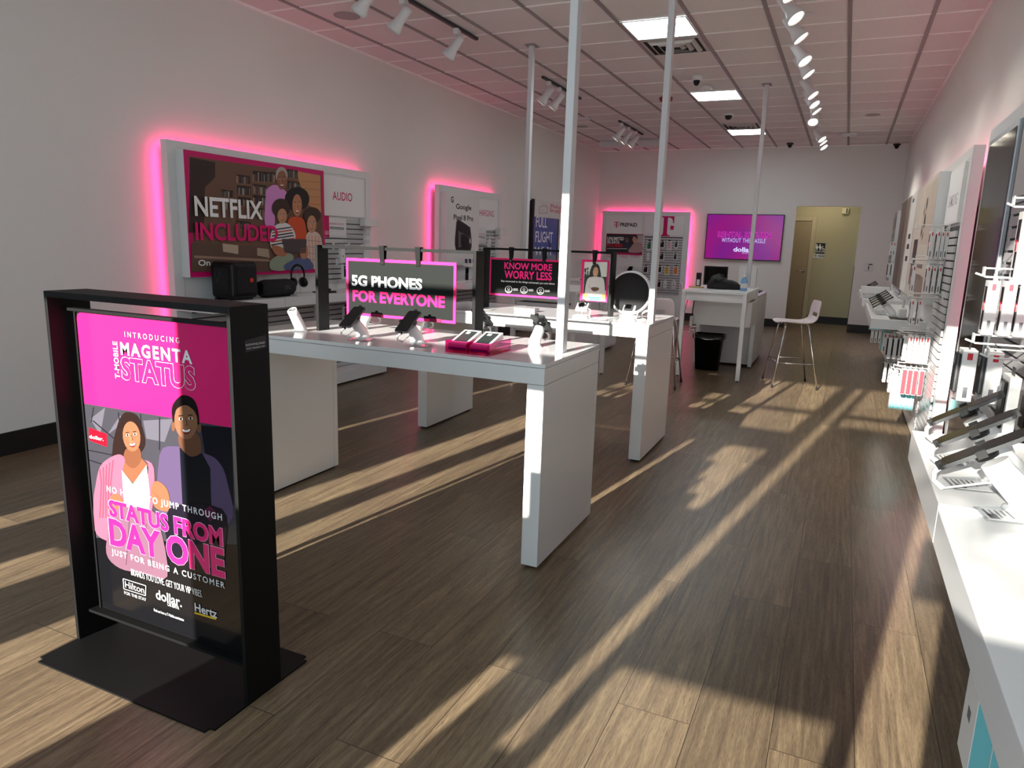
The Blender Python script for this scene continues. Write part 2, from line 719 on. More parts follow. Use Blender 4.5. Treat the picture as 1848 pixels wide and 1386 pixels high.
# unseen shop front: openings between posts and sheets shaped to cast the sun patches
OPEN = [(-3.38, -3.13, 1.12, 2.02), (-2.96, -2.26, .25, 2.02), (-1.975, -1.77, 1.44, 2.02), (-1.77, -1.715, 1.66, 2.02), (-1.66, -1.37, 1.86, 2.02), (-1.585, -1.37, 1.73, 1.86), (-1.53, -1.37, 1.63, 1.73), (-1.45, -1.37, 1.55, 1.63), (-3.38, -3.31, 2.02, 2.22),
        (-1.45, -1.375, .75, .98), (-1.205, -1.135, .84, 2.98), (-1.07, -.375, .5, 1.02), (-.31, -.13, .5, 1.36), (-.31, -.25, 1.36, 1.6), (-.31, .0, 1.6, 1.76),
        (-.31, .2, 1.76, 2.3), (.26, .75, 1.8, 2.3), (-3.68, -3.42, .8, .92), (-4.28, -4.1, .9, 1.03), (-4.265, -4.225, 1.0, 2.45),
        (-3.38, -1.36, 2.22, 2.475), (-3.38, -1.36, 2.525, 2.98), (-1.07, .75, 2.36, 2.475), (-1.07, .75, 2.525, 2.98)]
xs = sorted({XL, XR} | {o[0] for o in OPEN} | {o[1] for o in OPEN})
zs = sorted({0, ZC} | {o[2] for o in OPEN} | {o[3] for o in OPEN})
mb = MB()
for a, b in zip(xs, xs[1:]):
    run = None
    for c, d_ in zip(zs, zs[1:]):
        mx_, mz_ = (a+b)/2, (c+d_)/2
        if any(o[0] < mx_ < o[1] and o[2] < mz_ < o[3] for o in OPEN):
            if run is not None:
                mb.box(a, b, YF-.03, YF, run, c)
                run = None
        elif run is None:
            run = c
    if run is not None:
        mb.box(a, b, YF-.03, YF, run, ZC)
struct('wall_front', mb, mat('shop_front_grey', (120, 122, 124), .5))
# pavement, and an unseen tree added to dapple sun on the right counter
struct('ground_outside', MB().box(-12, 9, -16, YF-.06, -.14, -.02), mat('concrete_paving', (150, 146, 138), .8))
t = thing('added_shade_tree', 'slender unseen tree added outside the shop front to dapple the sunlight', 'tree', (-.7, -7.0, -.02))
MB().tube([(-.7, -7, -.02), (-.69, -7, 1.6), (-.71, -7.02, 2.9), (-.7, -7, 3.9)], [.05, .042, .032, .012], 10).build('trunk', mat('bark', (92, 78, 66), .8), t)
m_ = MB()
rnd = random.Random(3)
for k in range(330):
    while True:
        q = Vector((rnd.uniform(-1, 1), rnd.uniform(-1, 1), rnd.uniform(-1, 1)))
        if q.length < 1:
            break
    c = Vector((-.66+q.x*.6, -7+q.y*.5, 3.86+q.z*.42))
    TT = Matrix.Translation(c) @ Matrix.Rotation(rnd.uniform(0, 6.28), 4, 'Z') @ Matrix.Rotation(rnd.uniform(-1.2, 1.2), 4, 'X')
    l = rnd.uniform(.05, .09)
    m_.add([(-l, 0, 0), (-l*.3, -l*.42, 0), (l*.5, -l*.35, 0), (l, 0, .01), (l*.5, l*.35, 0), (-l*.3, l*.42, 0)], [range(6)], None, False, TT)
m_.build('foliage', mat('leaf_green', (74, 96, 52), .6), t)
# ------------------------------------------------------------------ ceiling things


def ceiling_light(y0, label):
    t = thing('ceiling_light', label, 'ceiling light', (-1.715, y0+.305, ZC), 'recessed square ceiling lights')
    x0, x1, y1 = -2.02+.02, -1.41-.02, y0+.61-.02
    y0 = y0+.02
    f = MB()
    for a in ((x0, x0+.015, y0, y1), (x1-.015, x1, y0, y1), (x0+.015, x1-.015, y0, y0+.015), (x0+.015, x1-.015, y1-.015, y1)):
        f.box(*a, ZC-.012, ZC-.004)
    f.build('frame', WHITE, t)
    MB().box(x0+.015, x1-.015, y0+.015, y1-.015, ZC-.009, ZC-.006).build('diffuser', mat('lit_diffuser', (250, 255, 255), .5, emit=(236, 250, 255), estr=20.0), t)


ceiling_light(6.395, 'square lit ceiling panel nearest the camera, in front of the first air vent')
ceiling_light(9.42, 'middle square lit ceiling panel, just behind the smoke detector')
ceiling_light(12.47, 'farthest square lit ceiling panel, just behind the second air vent')


def vent(y0, label):
    t = thing('ceiling_vent', label, 'air vent', (-1.715, y0+.305, ZC), 'square ceiling air vents')
    xc, yc = -1.715, y0+.305
    VM = mat('vent_metal', (190, 186, 182), .45)
    MB().box(xc-.27, xc+.27, yc-.27, yc+.27, ZC-.004, ZC-.001).build('backing', mat('vent_dark', (40, 38, 37), .8), t)
    for i, h in enumerate((.285, .22, .155, .09)):
        r = MB()
        wd = .035 if i else .03
        o, n = h, h-wd
        vs = []
        for hh, z in ((o, ZC-.006), (n, ZC-.03 if i else ZC-.012)):
            vs += [(xc-hh, yc-hh, z), (xc+hh, yc-hh, z), (xc+hh, yc+hh, z), (xc-hh, yc+hh, z)]
        r.add(vs, [(k, (k+1) % 4, 4+(k+1) % 4, 4+k) for k in range(4)])
        r.build('frame' if i == 0 else 'louver', VM, t, solid=.004)


vent(7.005, 'square louvred air vent in the ceiling behind the nearest lit panel')
vent(11.85, 'square louvred air vent in the ceiling before the farthest lit panel')


def track(x, ya, yb, label):
    o = MB().box(x-.018, x+.018, ya, yb, ZC-.03, ZC-.004).build('light_track', WHITE if x > -1 else DGREY, None, bevel=.003)
    tag(o, label, 'light track')
    return o


track(-.6, 5.2, 13.3, 'long white lighting track running along the right side of the ceiling')
track(-3.42, 4.2, 6.45, 'dark front lighting track on the ceiling at the left')
track(-3.42, 8.1, 9.4, 'dark middle lighting track on the ceiling behind the white poles')
track(-3.42, 11.2, 12.6, 'dark rear lighting track on the ceiling near the back wall')
LENS = mat('lit_lens', (255, 250, 235), .4, emit=(255, 246, 224), estr=9)
spot0 = thing('track_spotlight', '', 'spotlight', (0, 0, 0), None, False)
MB().box(-.02, .02, -.045, .045, -.04, -.0).build('adapter', WHITE, spot0, bevel=.004)
MB().tube([(0, 0, -.04), (0, 0, -.085)], .009).build('stem', WHITE, spot0)
tl = Matrix.Translation((0, 0, -.10)) @ Matrix.Rotation(R(-38), 4, 'Y')
MB().lathe([(.03, .055), (.032, .02), (.034, -.05), (.05, -.095), (.056, -.125), (.05, -.122), (.046, -.112)], 24, tl).build('housing', WHITE, spot0)
lens0 = MB().lathe([(.001, -.1145), (.047, -.1155), (.047, -.117), (.001, -.119)], 20, tl).build('lens', LENS, spot0)
ORD = ['nearest', 'second', 'third', 'fourth', 'fifth', 'sixth', 'seventh', 'eighth', 'ninth', 'tenth', 'eleventh', 'twelfth', 'thirteenth']
ys = [5.35, 5.88, 6.39, 7.17, 7.66, 8.69, 9.24, 9.65, 10.5, 12.05, 12.4, 12.95]
for i, y in enumerate(ys):
    rz = R(random.uniform(-25, 10)) if i != 8 else R(-80)
    lb = '%s lit white spotlight on the long right ceiling track, counted from the front' % ORD[i]
    if i == 0:
        s = spot0
        s.location = (-.6, y, ZC-.03)
        s.rotation_euler = (0, 0, rz)
        s['label'] = lb
        s['group'] = 'spotlights on the right track'
    else:
        s = dup(spot0, (-.6, y, ZC-.03), rz, lb, 'spotlights on the right track')
    s.scale = (1.2, 1.2, 1.2)
    ld = bpy.data.lights.new('spot_beam', 'SPOT')
    ld.energy = 30 if i < 9 else 60
    ld.spot_size = R(75)
    ld.spot_blend = .9
    ld.shadow_soft_size = .045
    ld.color = (1, .95, .84)
    lo = bpy.data.objects.new('spot_beam', ld)
    C.objects.link(lo)
    dv = Matrix.Rotation(rz, 3, 'Z') @ (Matrix.Rotation(R(-38), 3, 'Y') @ Vector((0, 0, -1)))
    base = Vector((-.6, y, ZC-.15)) + dv*.17
    lo.location = base
    lo.rotation_euler = dv.to_track_quat('-Z', 'Y').to_euler()
for y, lb in ((4.74, 'nearest white spotlight on the front left ceiling track'), (5.2, 'middle white spotlight on the front left ceiling track'),
              (6.07, 'white spotlight at the far end of the front left ceiling track'), (8.3, 'first white spotlight on the middle left ceiling track'), (8.65, 'second white spotlight on the middle left ceiling track'),
              (11.35, 'first white spotlight on the rear left ceiling track'), (11.75, 'second white spotlight on the rear left ceiling track'), (12.2, 'third white spotlight on the rear left ceiling track')):
    dup(spot0, (-3.42, y, ZC-.03), R(195), lb, 'spotlights on the left tracks')


def disc(name, px, r, h, m, label, cat, dome=None):
    p = onz(px[0], px[1], ZC)
    t = thing(name, label, cat, (p.x, p.y, ZC))
    MB().lathe([(r*.92, 0), (r, -.004), (r, -h*.8), (r*.9, -h)], 28, Matrix.Translation(p)).build('housing', m, t)
    if dome:
        MB().lathe([(r*.62, -h), (r*.6, -h-.02), (r*.42, -h-.045), (r*.1, -h-.055)], 20, Matrix.Translation(p)).build('dome', dome, t)
    return t


disc('ceiling_speaker', (626, 28), .115, .006, SPEAKM, 'round grey ceiling speaker near the left wall at the front', 'speaker')
disc('ceiling_speaker', (1050, 228), .1, .006, SPEAKM, 'small round ceiling speaker near the rear of the left wall', 'speaker')
disc('ceiling_speaker', (1575, 207), .1, .006, SPEAKM, 'round grey ceiling speaker near the right wall', 'speaker')
disc('sprinkler_cover', (1459, 25), .05, .008, WHITE, 'round sprinkler cover beside the nearest right spotlights', 'sprinkler cover')
disc('sprinkler_cover', (1484, 180), .05, .008, WHITE, 'round sprinkler cover beside the middle right spotlights', 'sprinkler cover')
disc('smoke_detector', (1274, 155), .075, .045, WHITE, 'white round smoke detector just in front of the middle lit panel', 'smoke detector')
disc('motion_sensor', (1258, 137), .06, .05, WHITE, 'small white round sensor in front of the smoke detector', 'sensor', BLACK)
disc('security_camera', (1315, 205), .08, .03, WHITE, 'dome camera on white base behind the middle lit panel', 'security camera', BLACK)
disc('security_camera', (1426, 258), .06, .03, DGREY, 'small dark dome camera above the passage', 'security camera', BLACK)
disc('security_camera', (1619, 259.5), .06, .03, DGREY, 'small dark dome camera at the right end of the back wall', 'security camera', BLACK)
disc('wifi_access_point', (1532, 241), .12, .03, WHITE, 'white round access point on the ceiling near the back wall', 'access point')
disc('wifi_access_point', (1055, 212), .1, .03, WHITE, 'white round access point on the ceiling near the left rear', 'access point')
p = onz(1202, 176, ZC)
t = thing('fire_strobe', 'red round fire alarm strobe on the ceiling behind the second white pole', 'fire alarm', tuple(p))
MB().lathe([(.085, 0), (.085, -.03), (.07, -.05), (.03, -.055)], 24, Matrix.Translation(p)).build('housing', mat('alarm_red', (150, 24, 30), .35), t)
# ceiling cassette at the left rear
t = thing('sign_bracket', 'pale suspended ceiling fixture with two hanging boxes near the left rear corner', 'ceiling fixture', (-3.75, 13.3, ZC))
MB().box(-4.4, -3.2, 13.25, 13.35, ZC-.03, ZC-.004).build('rail', WHITE, t)
for xx in (-4.2, -3.45):
    MB().box(xx-.2, xx+.2, 13.2, 13.4, ZC-.13, ZC-.03).build('hanging_box', WHITE, t, bevel=.02)

# ------------------------------------------------------------------ the floor stand in front
t = thing('poster_stand', 'black floor stand with a magenta poster on a steel base plate in front', 'poster stand', (-1.975, 1.567, 0))
PX0, PX1 = -2.387, -1.565
mb = MB().box(PX0, PX1, 1.343, 1.79, 0, .006)
o = mb.build('base_plate', BLACKM, t)
bm = bmesh.new()
bm.from_mesh(o.data)
ed = [e for e in bm.edges if abs(e.verts[0].co.z-e.verts[1].co.z) > .005]
bmesh.ops.bevel(bm, geom=ed, offset=.02, segments=5, affect='EDGES')
bm.to_mesh(o.data)
bm.free()
fm = MB().box(PX0, PX0+.014, 1.495, 1.645, .006, 1.264).box(PX1-.014, PX1, 1.495, 1.645, .006, 1.264).box(PX0+.014, PX1-.014, 1.495, 1.645, 1.244, 1.264)
fm.build('frame', BLACKM, t, bevel=.0015)
PY = 1.566
tr1 = crop(50, 500, 3.36)
tr2 = crop(50, 900, 3.36)
a0 = Art('y', PY)
TL, TR_, BR, BL = [a0.uv(q) for q in ((139.5, 559), (408, 573.5), (440, 1176), (187, 1091))]
MB().box(PX0+.05, PX1-.02, PY+.001, PY+.014, .108, 1.205).build('poster_holder', BLACK, t, bevel=.001)
led = MB().box(PX0+.014, PX1-.014, PY-.03, PY+.016, .098, .108).box(PX0+.014, PX1-.014, PY-.012, PY+.014, 1.196, 1.206)
led.box(PX0+.042, PX0+.05, PY-.004, PY+.014, .108, 1.196).box(PX1-.022, PX1-.014, PY-.004, PY+.014, .108, 1.196)
led.build('channel', BLACKM, t)
u0, u1 = PX0+.052, PX1-.023
a = Art('y', PY, tr1, .00003)
a.gain = .6
v1, v0 = 1.192, .112
cr_ = .02
a.face([(u0, v0), (u1, v0), (u1, v1-cr_), (u1-.006, v1-.006), (u1-cr_, v1), (u0+cr_, v1), (u0+.006, v1-.006), (u0, v1-cr_)], (20, 20, 23))
vm0 = a.uv((362, 770))[1]
vm1 = a.uv((1235, 912))[1]
a.face([(u0, a.uv((380, 1384))[1]-.12), (u1, a.uv((1255, 1384))[1]-.12), (u1, vm1), (u0, vm0)], (66, 64, 72))
a.face([(u0, vm0), (u1, vm1), (u1, v1-cr_), (u1-.006, v1-.006), (u1-cr_, v1), (u0+cr_, v1), (u0+.006, v1-.006), (u0, v1-cr_)], (226, 40, 116))
# steel roof structure of the picture
for q in ([(380, 860), (470, 790), (440, 960)], [(480, 960), (600, 870), (560, 840)], [(700, 870), (880, 860), (830, 1000), (720, 980)]):
    a.poly(q, (100, 97, 108))
for q in ([(395, 870), (560, 1010)], [(400, 790), (385, 880)], [(550, 820), (560, 900)], [(685, 830), (690, 960)], [(800, 850), (800, 1050)], [(370, 1050), (520, 1080)], [(375, 1110), (500, 1150)], [(1070, 930), (1230, 960)], [(1060, 1000), (1240, 1060)]):
    a.line(q, 7, (38, 37, 44))
a.poly([(1050, 900), (1236, 912), (1250, 1384), (1120, 1384)], (24, 25, 34))
a.poly([(372, 912), (480, 952), (480, 1030), (374, 990)], (205, 22, 42))
# man
a.poly([(800, 1080), (920, 1028), (1050, 1062), (1150, 1110), (1210, 1240), (1218, 1500), (830, 1500)], (92, 76, 108), True)
a.poly([(922, 1030), (985, 1088), (1058, 1066), (1108, 1160), (1118, 1500), (945, 1500)], (22, 25, 33))
a.poly([(922, 950), (1030, 950), (1052, 1058), (990, 1088), (926, 1030)], (108, 72, 54), True)
a.ell(1040, 915, 14, 30, (118, 80, 60))
a.ell(884, 905, 12, 30, (118, 80, 60))
a.poly([(878, 860), (876, 790), (905, 740), (945, 716), (1000, 735), (1030, 790), (1042, 880), (1030, 890), (1012, 800), (940, 770), (900, 800), (892, 880)], (28, 22, 22), True)
a.head(960, 872, 70, 112, (140, 98, 74), -.06)
a.poly([(886, 850), (884, 790), (910, 745), (950, 722), (1000, 742), (1026, 800), (1030, 850), (1010, 810), (960, 776), (905, 800)], (28, 22, 22), True)
# woman
a.poly([(600, 818), (660, 835), (692, 900), (714, 1000), (690, 1060), (640, 1090), (570, 1160), (540, 1300), (490, 1280), (480, 1200), (512, 1080), (520, 1000), (545, 900), (568, 845)], (44, 30, 28), True)
a.poly([(590, 1085), (690, 1095), (730, 1140), (650, 1260), (570, 1170)], (140, 90, 66))
a.poly([(600, 1040), (672, 1030), (690, 1110), (640, 1160), (585, 1110)], (122, 76, 54), True)
a.poly([(560, 1075), (592, 1110), (575, 1200), (590, 1420), (560, 1600), (420, 1560), (400, 1384), (412, 1270), (440, 1150), (500, 1095)], (164, 98, 122), True)
for i in range(5):
    a.line([(520-20*i, 1110+14*i), (505-14*i, 1250), (512-18*i, 1460)], 9, (140, 74, 98))
a.poly([(705, 1110), (768, 1160), (755, 1420), (700, 1420), (735, 1160)], (164, 98, 122), True)
a.poly([(572, 1170), (640, 1255), (722, 1140), (742, 1300), (738, 1430), (590, 1430)], (205, 203, 206))
a.ell(630, 955, 60, 98, (44, 30, 28), -.1)
a.head(632, 966, 53, 92, (152, 100, 74), -.12)
a.poly([(760, 1250), (800, 1240), (850, 1290), (866, 1384), (850, 1420), (780, 1400), (750, 1330)], (150, 98, 72), True)
for i in range(4):
    a.line([(752+i*14, 1290+i*18), (800+i*12, 1330+i*14)], 4, (140, 90, 70))
a.poly([(505, 1330), (560, 1320), (590, 1400), (520, 1430)], (150, 98, 72), True)
a.tr = tr2
a.poly([(545, 60), (730, 60), (800, 150), (850, 470), (700, 450), (560, 420), (480, 330), (500, 160)], (128, 92, 110), True)
a.line([(620, 120), (600, 400)], 5, (92, 62, 80))
a.line([(720, 150), (760, 420)], 5, (92, 62, 80))
a.poly([(860, 60), (1180, 60), (1200, 300), (1150, 420), (880, 330)], (30, 26, 38), True)
a.poly([(1060, 80), (1110, 40), (1150, 90), (1110, 140)], (90, 30, 66))
b = a
b.tr = tr1
W_ = (242, 242, 244)
PK = (240, 40, 124)
b.text('INTRODUCING', (592, 362), (922, 368), W_, sp=1.6)
b.text('MAGENTA', (569, 471), (997, 446), W_, .03, sp=1.25)
b.text('STATUS', (574, 622), (1017, 540), (255, 220, 238), .05)
b.text('STATUS', (578, 620), (1013, 543), (226, 40, 116), .033)
b.text('T-MOBILE', (535, 612), (547, 392), W_, .02, vert=True, sp=1.1)
b.text('dollar.', (378, 976), (462, 972), W_, .02)
P1 = lambda p: ((p[0]-50)*3.36, (p[1]-500)*3.36)
n0 = (50+485/3.36, 500+1312/3.36)
n1 = (50+1180/3.36, 900+92/3.36)
b.text('NO HOOPS TO JUMP THROUGH', P1(n0), P1(n1), W_, .012, sp=1.25)
b.tr = tr2
for (s_, c_, d_) in (('STATUS FROM', (497, 106), (1185, 176)), ('DAY ONE', (502, 280), (1195, 300))):
    b.text(s_, c_, d_, (255, 180, 220), .05)
    b.text(s_, (c_[0]+3, c_[1]-1), (d_[0]-3, d_[1]+3), PK, .042)
b.text('JUST FOR BEING A CUSTOMER', (515, 346), (1197, 506), W_, .012, sp=1.3)
b.text('BRANDS YOU LOVE. GET YOUR VIP VIBES.', (632, 461), (1060, 556), W_, .0)
b.line([(582, 483), (720, 526), (718, 586), (587, 545), (582, 483)], 4, W_)
b.text('Hilton', (596, 536), (708, 534), W_)
b.text('FOR THE STAY', (590, 576), (722, 602), W_, .0)
b.text('dollar.', (783, 606), (935, 597), W_, .015)
b.text('CAR RENTAL', (852, 647), (922, 652), W_)
b.text('Hertz', (1018, 680), (1150, 672), W_, .02)
b.poly([(1015, 684), (1148, 722), (1146, 733), (1016, 695)], (240, 200, 40))
b.text('Find out how at T-Mobile.com/status', (770, 680), (950, 724), W_)
a.build('poster', t, print_mat('gloss_print', .16, .4))
c = Art('+x', PX1+.0002, tr1)
c.poly([(1316, 385), (1444, 350), (1449, 425), (1322, 458)], (40, 40, 42))
c.text('DOWNLOAD', (1323, 420), (1438, 390), (200, 200, 205), .01)
c.text('THE T-MOBILE APP', (1325, 440), (1438, 414), (200, 200, 205), .01)
c.build('side_lettering', t)


# ------------------------------------------------------------------ display tables
def display_table(x0, x1, y0, y1, label):
    t = thing('display_table', label, 'table', ((x0+x1)/2, (y0+y1)/2, 0), 'white display tables')
    MB().box(x0, x1, y0, y1, .937, .955).build('tabletop', TOP, t, bevel=.002)
    MB().box(x0+.003, x1-.003, y0+.003, y1-.003, .862, .935).build('apron', WHITE, t, bevel=.001)
    for a_ in ((x0+.003, x0+.083), (x1-.083, x1-.003)):
        l = MB().box(a_[0], a_[1], y0+.003, y1-.045, .014, .86).box(a_[0], a_[1], y1-.043, y1-.003, .014, .86)
        lo = l.build('leg', WHITE, t, bevel=.001)
        MB().box(a_[0]+.012, a_[1]-.012, y0+.03, y1-.03, 0, .014).build('foot', BLACK, lo)
    return t


display_table(-2.93, -1.125, 2.81, 3.575, 'white display table in front, carrying the 5G phones sign')
display_table(-2.94, -1.14, 4.67, 5.45, 'white display table behind the front one, carrying the round speaker')


def pole(x0, x1, y0, y1, z, label):
    t = thing('support_pole', label, 'pole', ((x0+x1)/2, (y0+y1)/2, z), 'white floor to ceiling poles')
    MB().box(x0, x1, y0, y1, z, ZC-.006).build('shaft', GREYW, t, bevel=.003)
    MB().box(x0-.03, x1+.03, y0-.03, y1+.03, ZC-.012, ZC-.006).build('ceiling_plate', mat('plate_grey', (150, 146, 145), .5), t)
    return t


pole(-1.216, -1.178, 3.155, 3.215, .955, 'white pole rising from the front display table, nearest the camera')
pole(-1.187, -1.147, 4.80, 4.86, .955, 'white pole rising from the second display table beside the round speaker')


def hanging_frame(x0, x1, y, z1, label, ztab=.955):
    t = thing('tabletop_stand', label, 'sign stand', ((x0+x1)/2, y, ztab), 'black table sign frames')
    for xx in (x0, x1-.018):
        MB().box(xx, xx+.018, y-.045, y+.045, ztab, z1).build('post', BLACKM, t, bevel=.001)
    MB().box(x0+.018, x1-.018, y-.008, y+.008, z1-.016, z1).build('rail', BLACKM, t)
    return t


hanging_frame(-2.61, -1.625, 3.15, 1.42, 'black table frame holding the 5G phones sign')
hanging_frame(-2.56, -1.515, 5.05, 1.42, 'black table frame holding the know more sign')


def hanging_sign(y, tl_, br_, clips, zrail, label, art_fn, cat='sign', border=True, shadow_tabs=()):
    p0 = ony(*tl_, y)
    p1 = ony(*br_, y)
    x0, x1, z0, z1 = p0.x, p1.x, p1.z, p0.z
    t = thing('hanging_sign', label, cat, ((x0+x1)/2, y, z0))
    MB().box(x0, x1, y-.003, y+.003, z0, z1).build('board', PINKFR, t)
    bw = .015
    if border:
        MB().box(x0+bw, x1-bw, y-.0045, y-.003, z0+bw, z1-bw).build('face', mat('sign_black', (30, 31, 32), .3, coat=.3), t)
    for cx in clips:
        xx = ony(cx, 455, y).x
        m_ = MB().prism([(xx-.016, y-.016, zrail+.008), (xx+.016, y-.016, zrail+.008), (xx+.012, y-.0075, z1-.03), (xx-.012, y-.0075, z1-.03)], (0, .003, 0))
        m_.prism([(xx-.016, y+.013, zrail+.008), (xx+.016, y+.013, zrail+.008), (xx+.012, y+.006, z1-.03), (xx-.012, y+.006, z1-.03)], (0, .003, 0))
        m_.box(xx-.016, xx+.016, y-.016, y+.016, zrail+.002, zrail+.008)
        k_ = m_.build('clip', BLACKM, t, bevel=.001)
        MB().tube([(xx, y-.011, z1-.018), (xx, y-.0075, z1-.018)], .004, 10).build('rivet', CHROME, k_)
    for cx in shadow_tabs:
        xx = ony(cx, 575, y).x
        MB().box(xx-.035, xx+.035, y-.006, y-.003, z0, z0+.018).build('phone_shadow', mat('shadowed_magenta', (120, 12, 62), .35), t, bevel=.002)  # dark tabs stand for the shadows of the phone tops on the border
    if art_fn:
        art_fn(t, y-.0047, (x0+bw, x1-bw, z0+bw, z1-bw))
    return t


def art5g(t, y, r):
    b = Art('y', y, crop(480, 420, 4.4))
    b.rect(*r, (25, 28, 27))
    b.text('5G PHONES', (682, 421), (1240, 366), (245, 247, 248), .035)
    b.text('FOR EVERYONE', (690, 543), (1421, 503), (236, 34, 104), .035)
    b.build('printed_face', t, print_mat('matte_print', .6, 0, 0, .1))


hanging_sign(3.15, (625, 465), (822.5, 584.5), (691, 756), 1.42, 'black and pink 5G phones for everyone sign hanging over the front table', art5g, shadow_tabs=(679, 786))


def artknow(t, y, r):
    b = Art('y', y, crop(760, 320, 4.4))
    b.rect(*r, (25, 28, 27))
    b.text('KNOW MORE', (660, 727), (1041, 690), (255, 50, 140), .025)
    b.text('WORRY LESS', (660, 801), (1039, 756), (255, 50, 140), .025)
    b.text('Stay connected to the things and people you care about', (634, 833), (1061, 838), (240, 240, 240), .012)
    for cx, cy in ((695, 890), (817, 895), (948, 902)):
        b.ring(cx, cy, 29, 4, (238, 238, 238))
        b.ring(cx, cy-6, 10, 3, (238, 238, 238), 12)
        b.line([(cx-14, cy+14), (cx+14, cy+14)], 4, (238, 238, 238))
        for k in (-5, 5):
            b.line([(cx+36, cy+k), (cx+74, cy+k+1)], 5, (225, 225, 225))
    b.build('printed_face', t, print_mat('matte_print', .6, 0, 0, .1))


hanging_sign(5.05, (884.5, 464.5), (1022, 541), (923, 983), 1.42, 'black and pink know more worry less sign over the second table', artknow)


def artwoman(t, y, r):
    a = Art('y', y, crop(760, 320, 4.4))
    a.poly([(1298, 672), (1480, 673), (1462, 985), (1282, 975)], (214, 214, 206))
    a.poly([(1296, 775), (1340, 775), (1330, 930), (1286, 940)], (58, 58, 56))
    a.poly([(1430, 790), (1474, 790), (1468, 900), (1440, 900)], (60, 58, 58))
    for i in range(12):
        a.ell(1300+random.random()*40, 720+random.random()*70, 7, 9, random.choice([(40, 70, 50), (70, 100, 70), (30, 48, 40)]), n=8)
    a.poly([(1384, 683), (1412, 698), (1424, 745), (1428, 795), (1400, 803), (1350, 800), (1336, 770), (1350, 720), (1362, 695)], (42, 50, 46), True)
    a.poly([(1322, 808), (1370, 788), (1410, 792), (1448, 806), (1460, 890), (1450, 950), (1310, 950), (1302, 900)], (206, 201, 196), True)
    a.head(1386, 752, 21, 40, (206, 150, 112), .08)
    a.poly([(1350, 880), (1376, 872), (1412, 880), (1405, 898), (1370, 905)], (96, 68, 52), True)
    a.line([(1330, 860), (1352, 888)], 4, (160, 155, 150))
    a.poly([(1286, 925), (1320, 925), (1318, 972), (1284, 970)], (240, 190, 100))
    a.poly([(1438, 930), (1464, 930), (1462, 975), (1436, 975)], (236, 176, 90))
    a.poly([(1326, 945), (1434, 950), (1432, 984), (1322, 976)], (98, 176, 226))
    for k in (955, 966, 976):
        a.line([(1340, k), (1420, k+3)], 4, (40, 110, 190))
    a.build('picture', t)


hanging_sign(5.05, (1050.5, 468), (1095.5, 545.5), (1074,), 1.42, 'pink framed photo of a smiling woman with a phone, hanging right of a sign', artwoman, cat='poster', border=False)

# ------------------------------------------------------------------ phones on stands
p0 = thing('display_phone', '', 'phone display', (0, 0, 0), None, False)


def phone_parts(t, with_phone=True, cable=True):
    top = .09 if with_phone else .118
    arm = MB().tube([(0, .055, .002), (0, .055, .012), (0, .048, .03), (0, .005, top-.018), (0, -.008, top)], [.033, .033, .03, .027, .026], 20)
    arm.build('stand_arm', WHITE, t)
    MB().lathe([(.04, 0), (.04, .004), (.036, .006)], 24, Matrix.Translation((0, .055, 0))).build('stand_base', WHITE, t)
    if not with_phone:
        TT = Matrix.Translation((0, -.008, .119)) @ Matrix.Rotation(R(28), 4, 'X')
        MB().lathe([(.019, .0), (.019, .003), (.014, .003), (.013, .001)], 20, TT).build('mount_ring', STEELG, t)
        return
    TT = Matrix.Translation((0, -.03, .112)) @ Matrix.Rotation(R(34), 4, 'X')
    # phone body: local x width, y length, z thickness (screen +z)
    def rr(wd, ln, r, z, n=5):
        pts = []
        for cx, cy, a0 in ((wd/2-r, ln/2-r, 0), (-wd/2+r, ln/2-r, 90), (-wd/2+r, -ln/2+r, 180), (wd/2-r, -ln/2+r, 270)):
            for k in range(n+1):
                an = R(a0+90*k/n)
                pts.append((cx+r*math.cos(an), cy+r*math.sin(an), z))
        return pts
    ph = MB().prism(rr(.077, .163, .012, -.004), (0, 0, .008), TT).build('phone_body', DGREY, t)
    MB().prism(rr(.073, .159, .011, .0041), (0, 0, .0005), TT).build('screen', SCREEN, ph)
    MB().prism([(x-.016, y+.055, z) for x, y, z in rr(.034, .036, .009, -.0045)], (0, 0, -.002), TT).build('camera_bump', BLACK, ph)
    for y_ in (-.084, .084):
        MB().box(-.008, .008, y_-.005, y_+.005, -.008, .008, TT).build('clamp', BLACK, t)
    for x_ in (-.041, .041):
        MB().box(x_-.005, x_+.005, -.012, .006, -.008, .008, TT).build('clamp', BLACK, t)
    MB().lathe([(.02, -.02), (.024, -.008), (.024, -.0045)], 16, TT).build('mount_head', BLACK, t)
    if cable:
        pts = [TT @ Vector(q) for q in ((.0, -.085, -.005), (-.012, -.1, -.012), (-.012, -.11, -.028), (.004, -.1, -.045))]
        MB().tube(pts, .0055, 8).tube([pts[-1], (.0, -.0, .05), (0, .02, .05)], .0025, 6).build('cable', CARD, t)


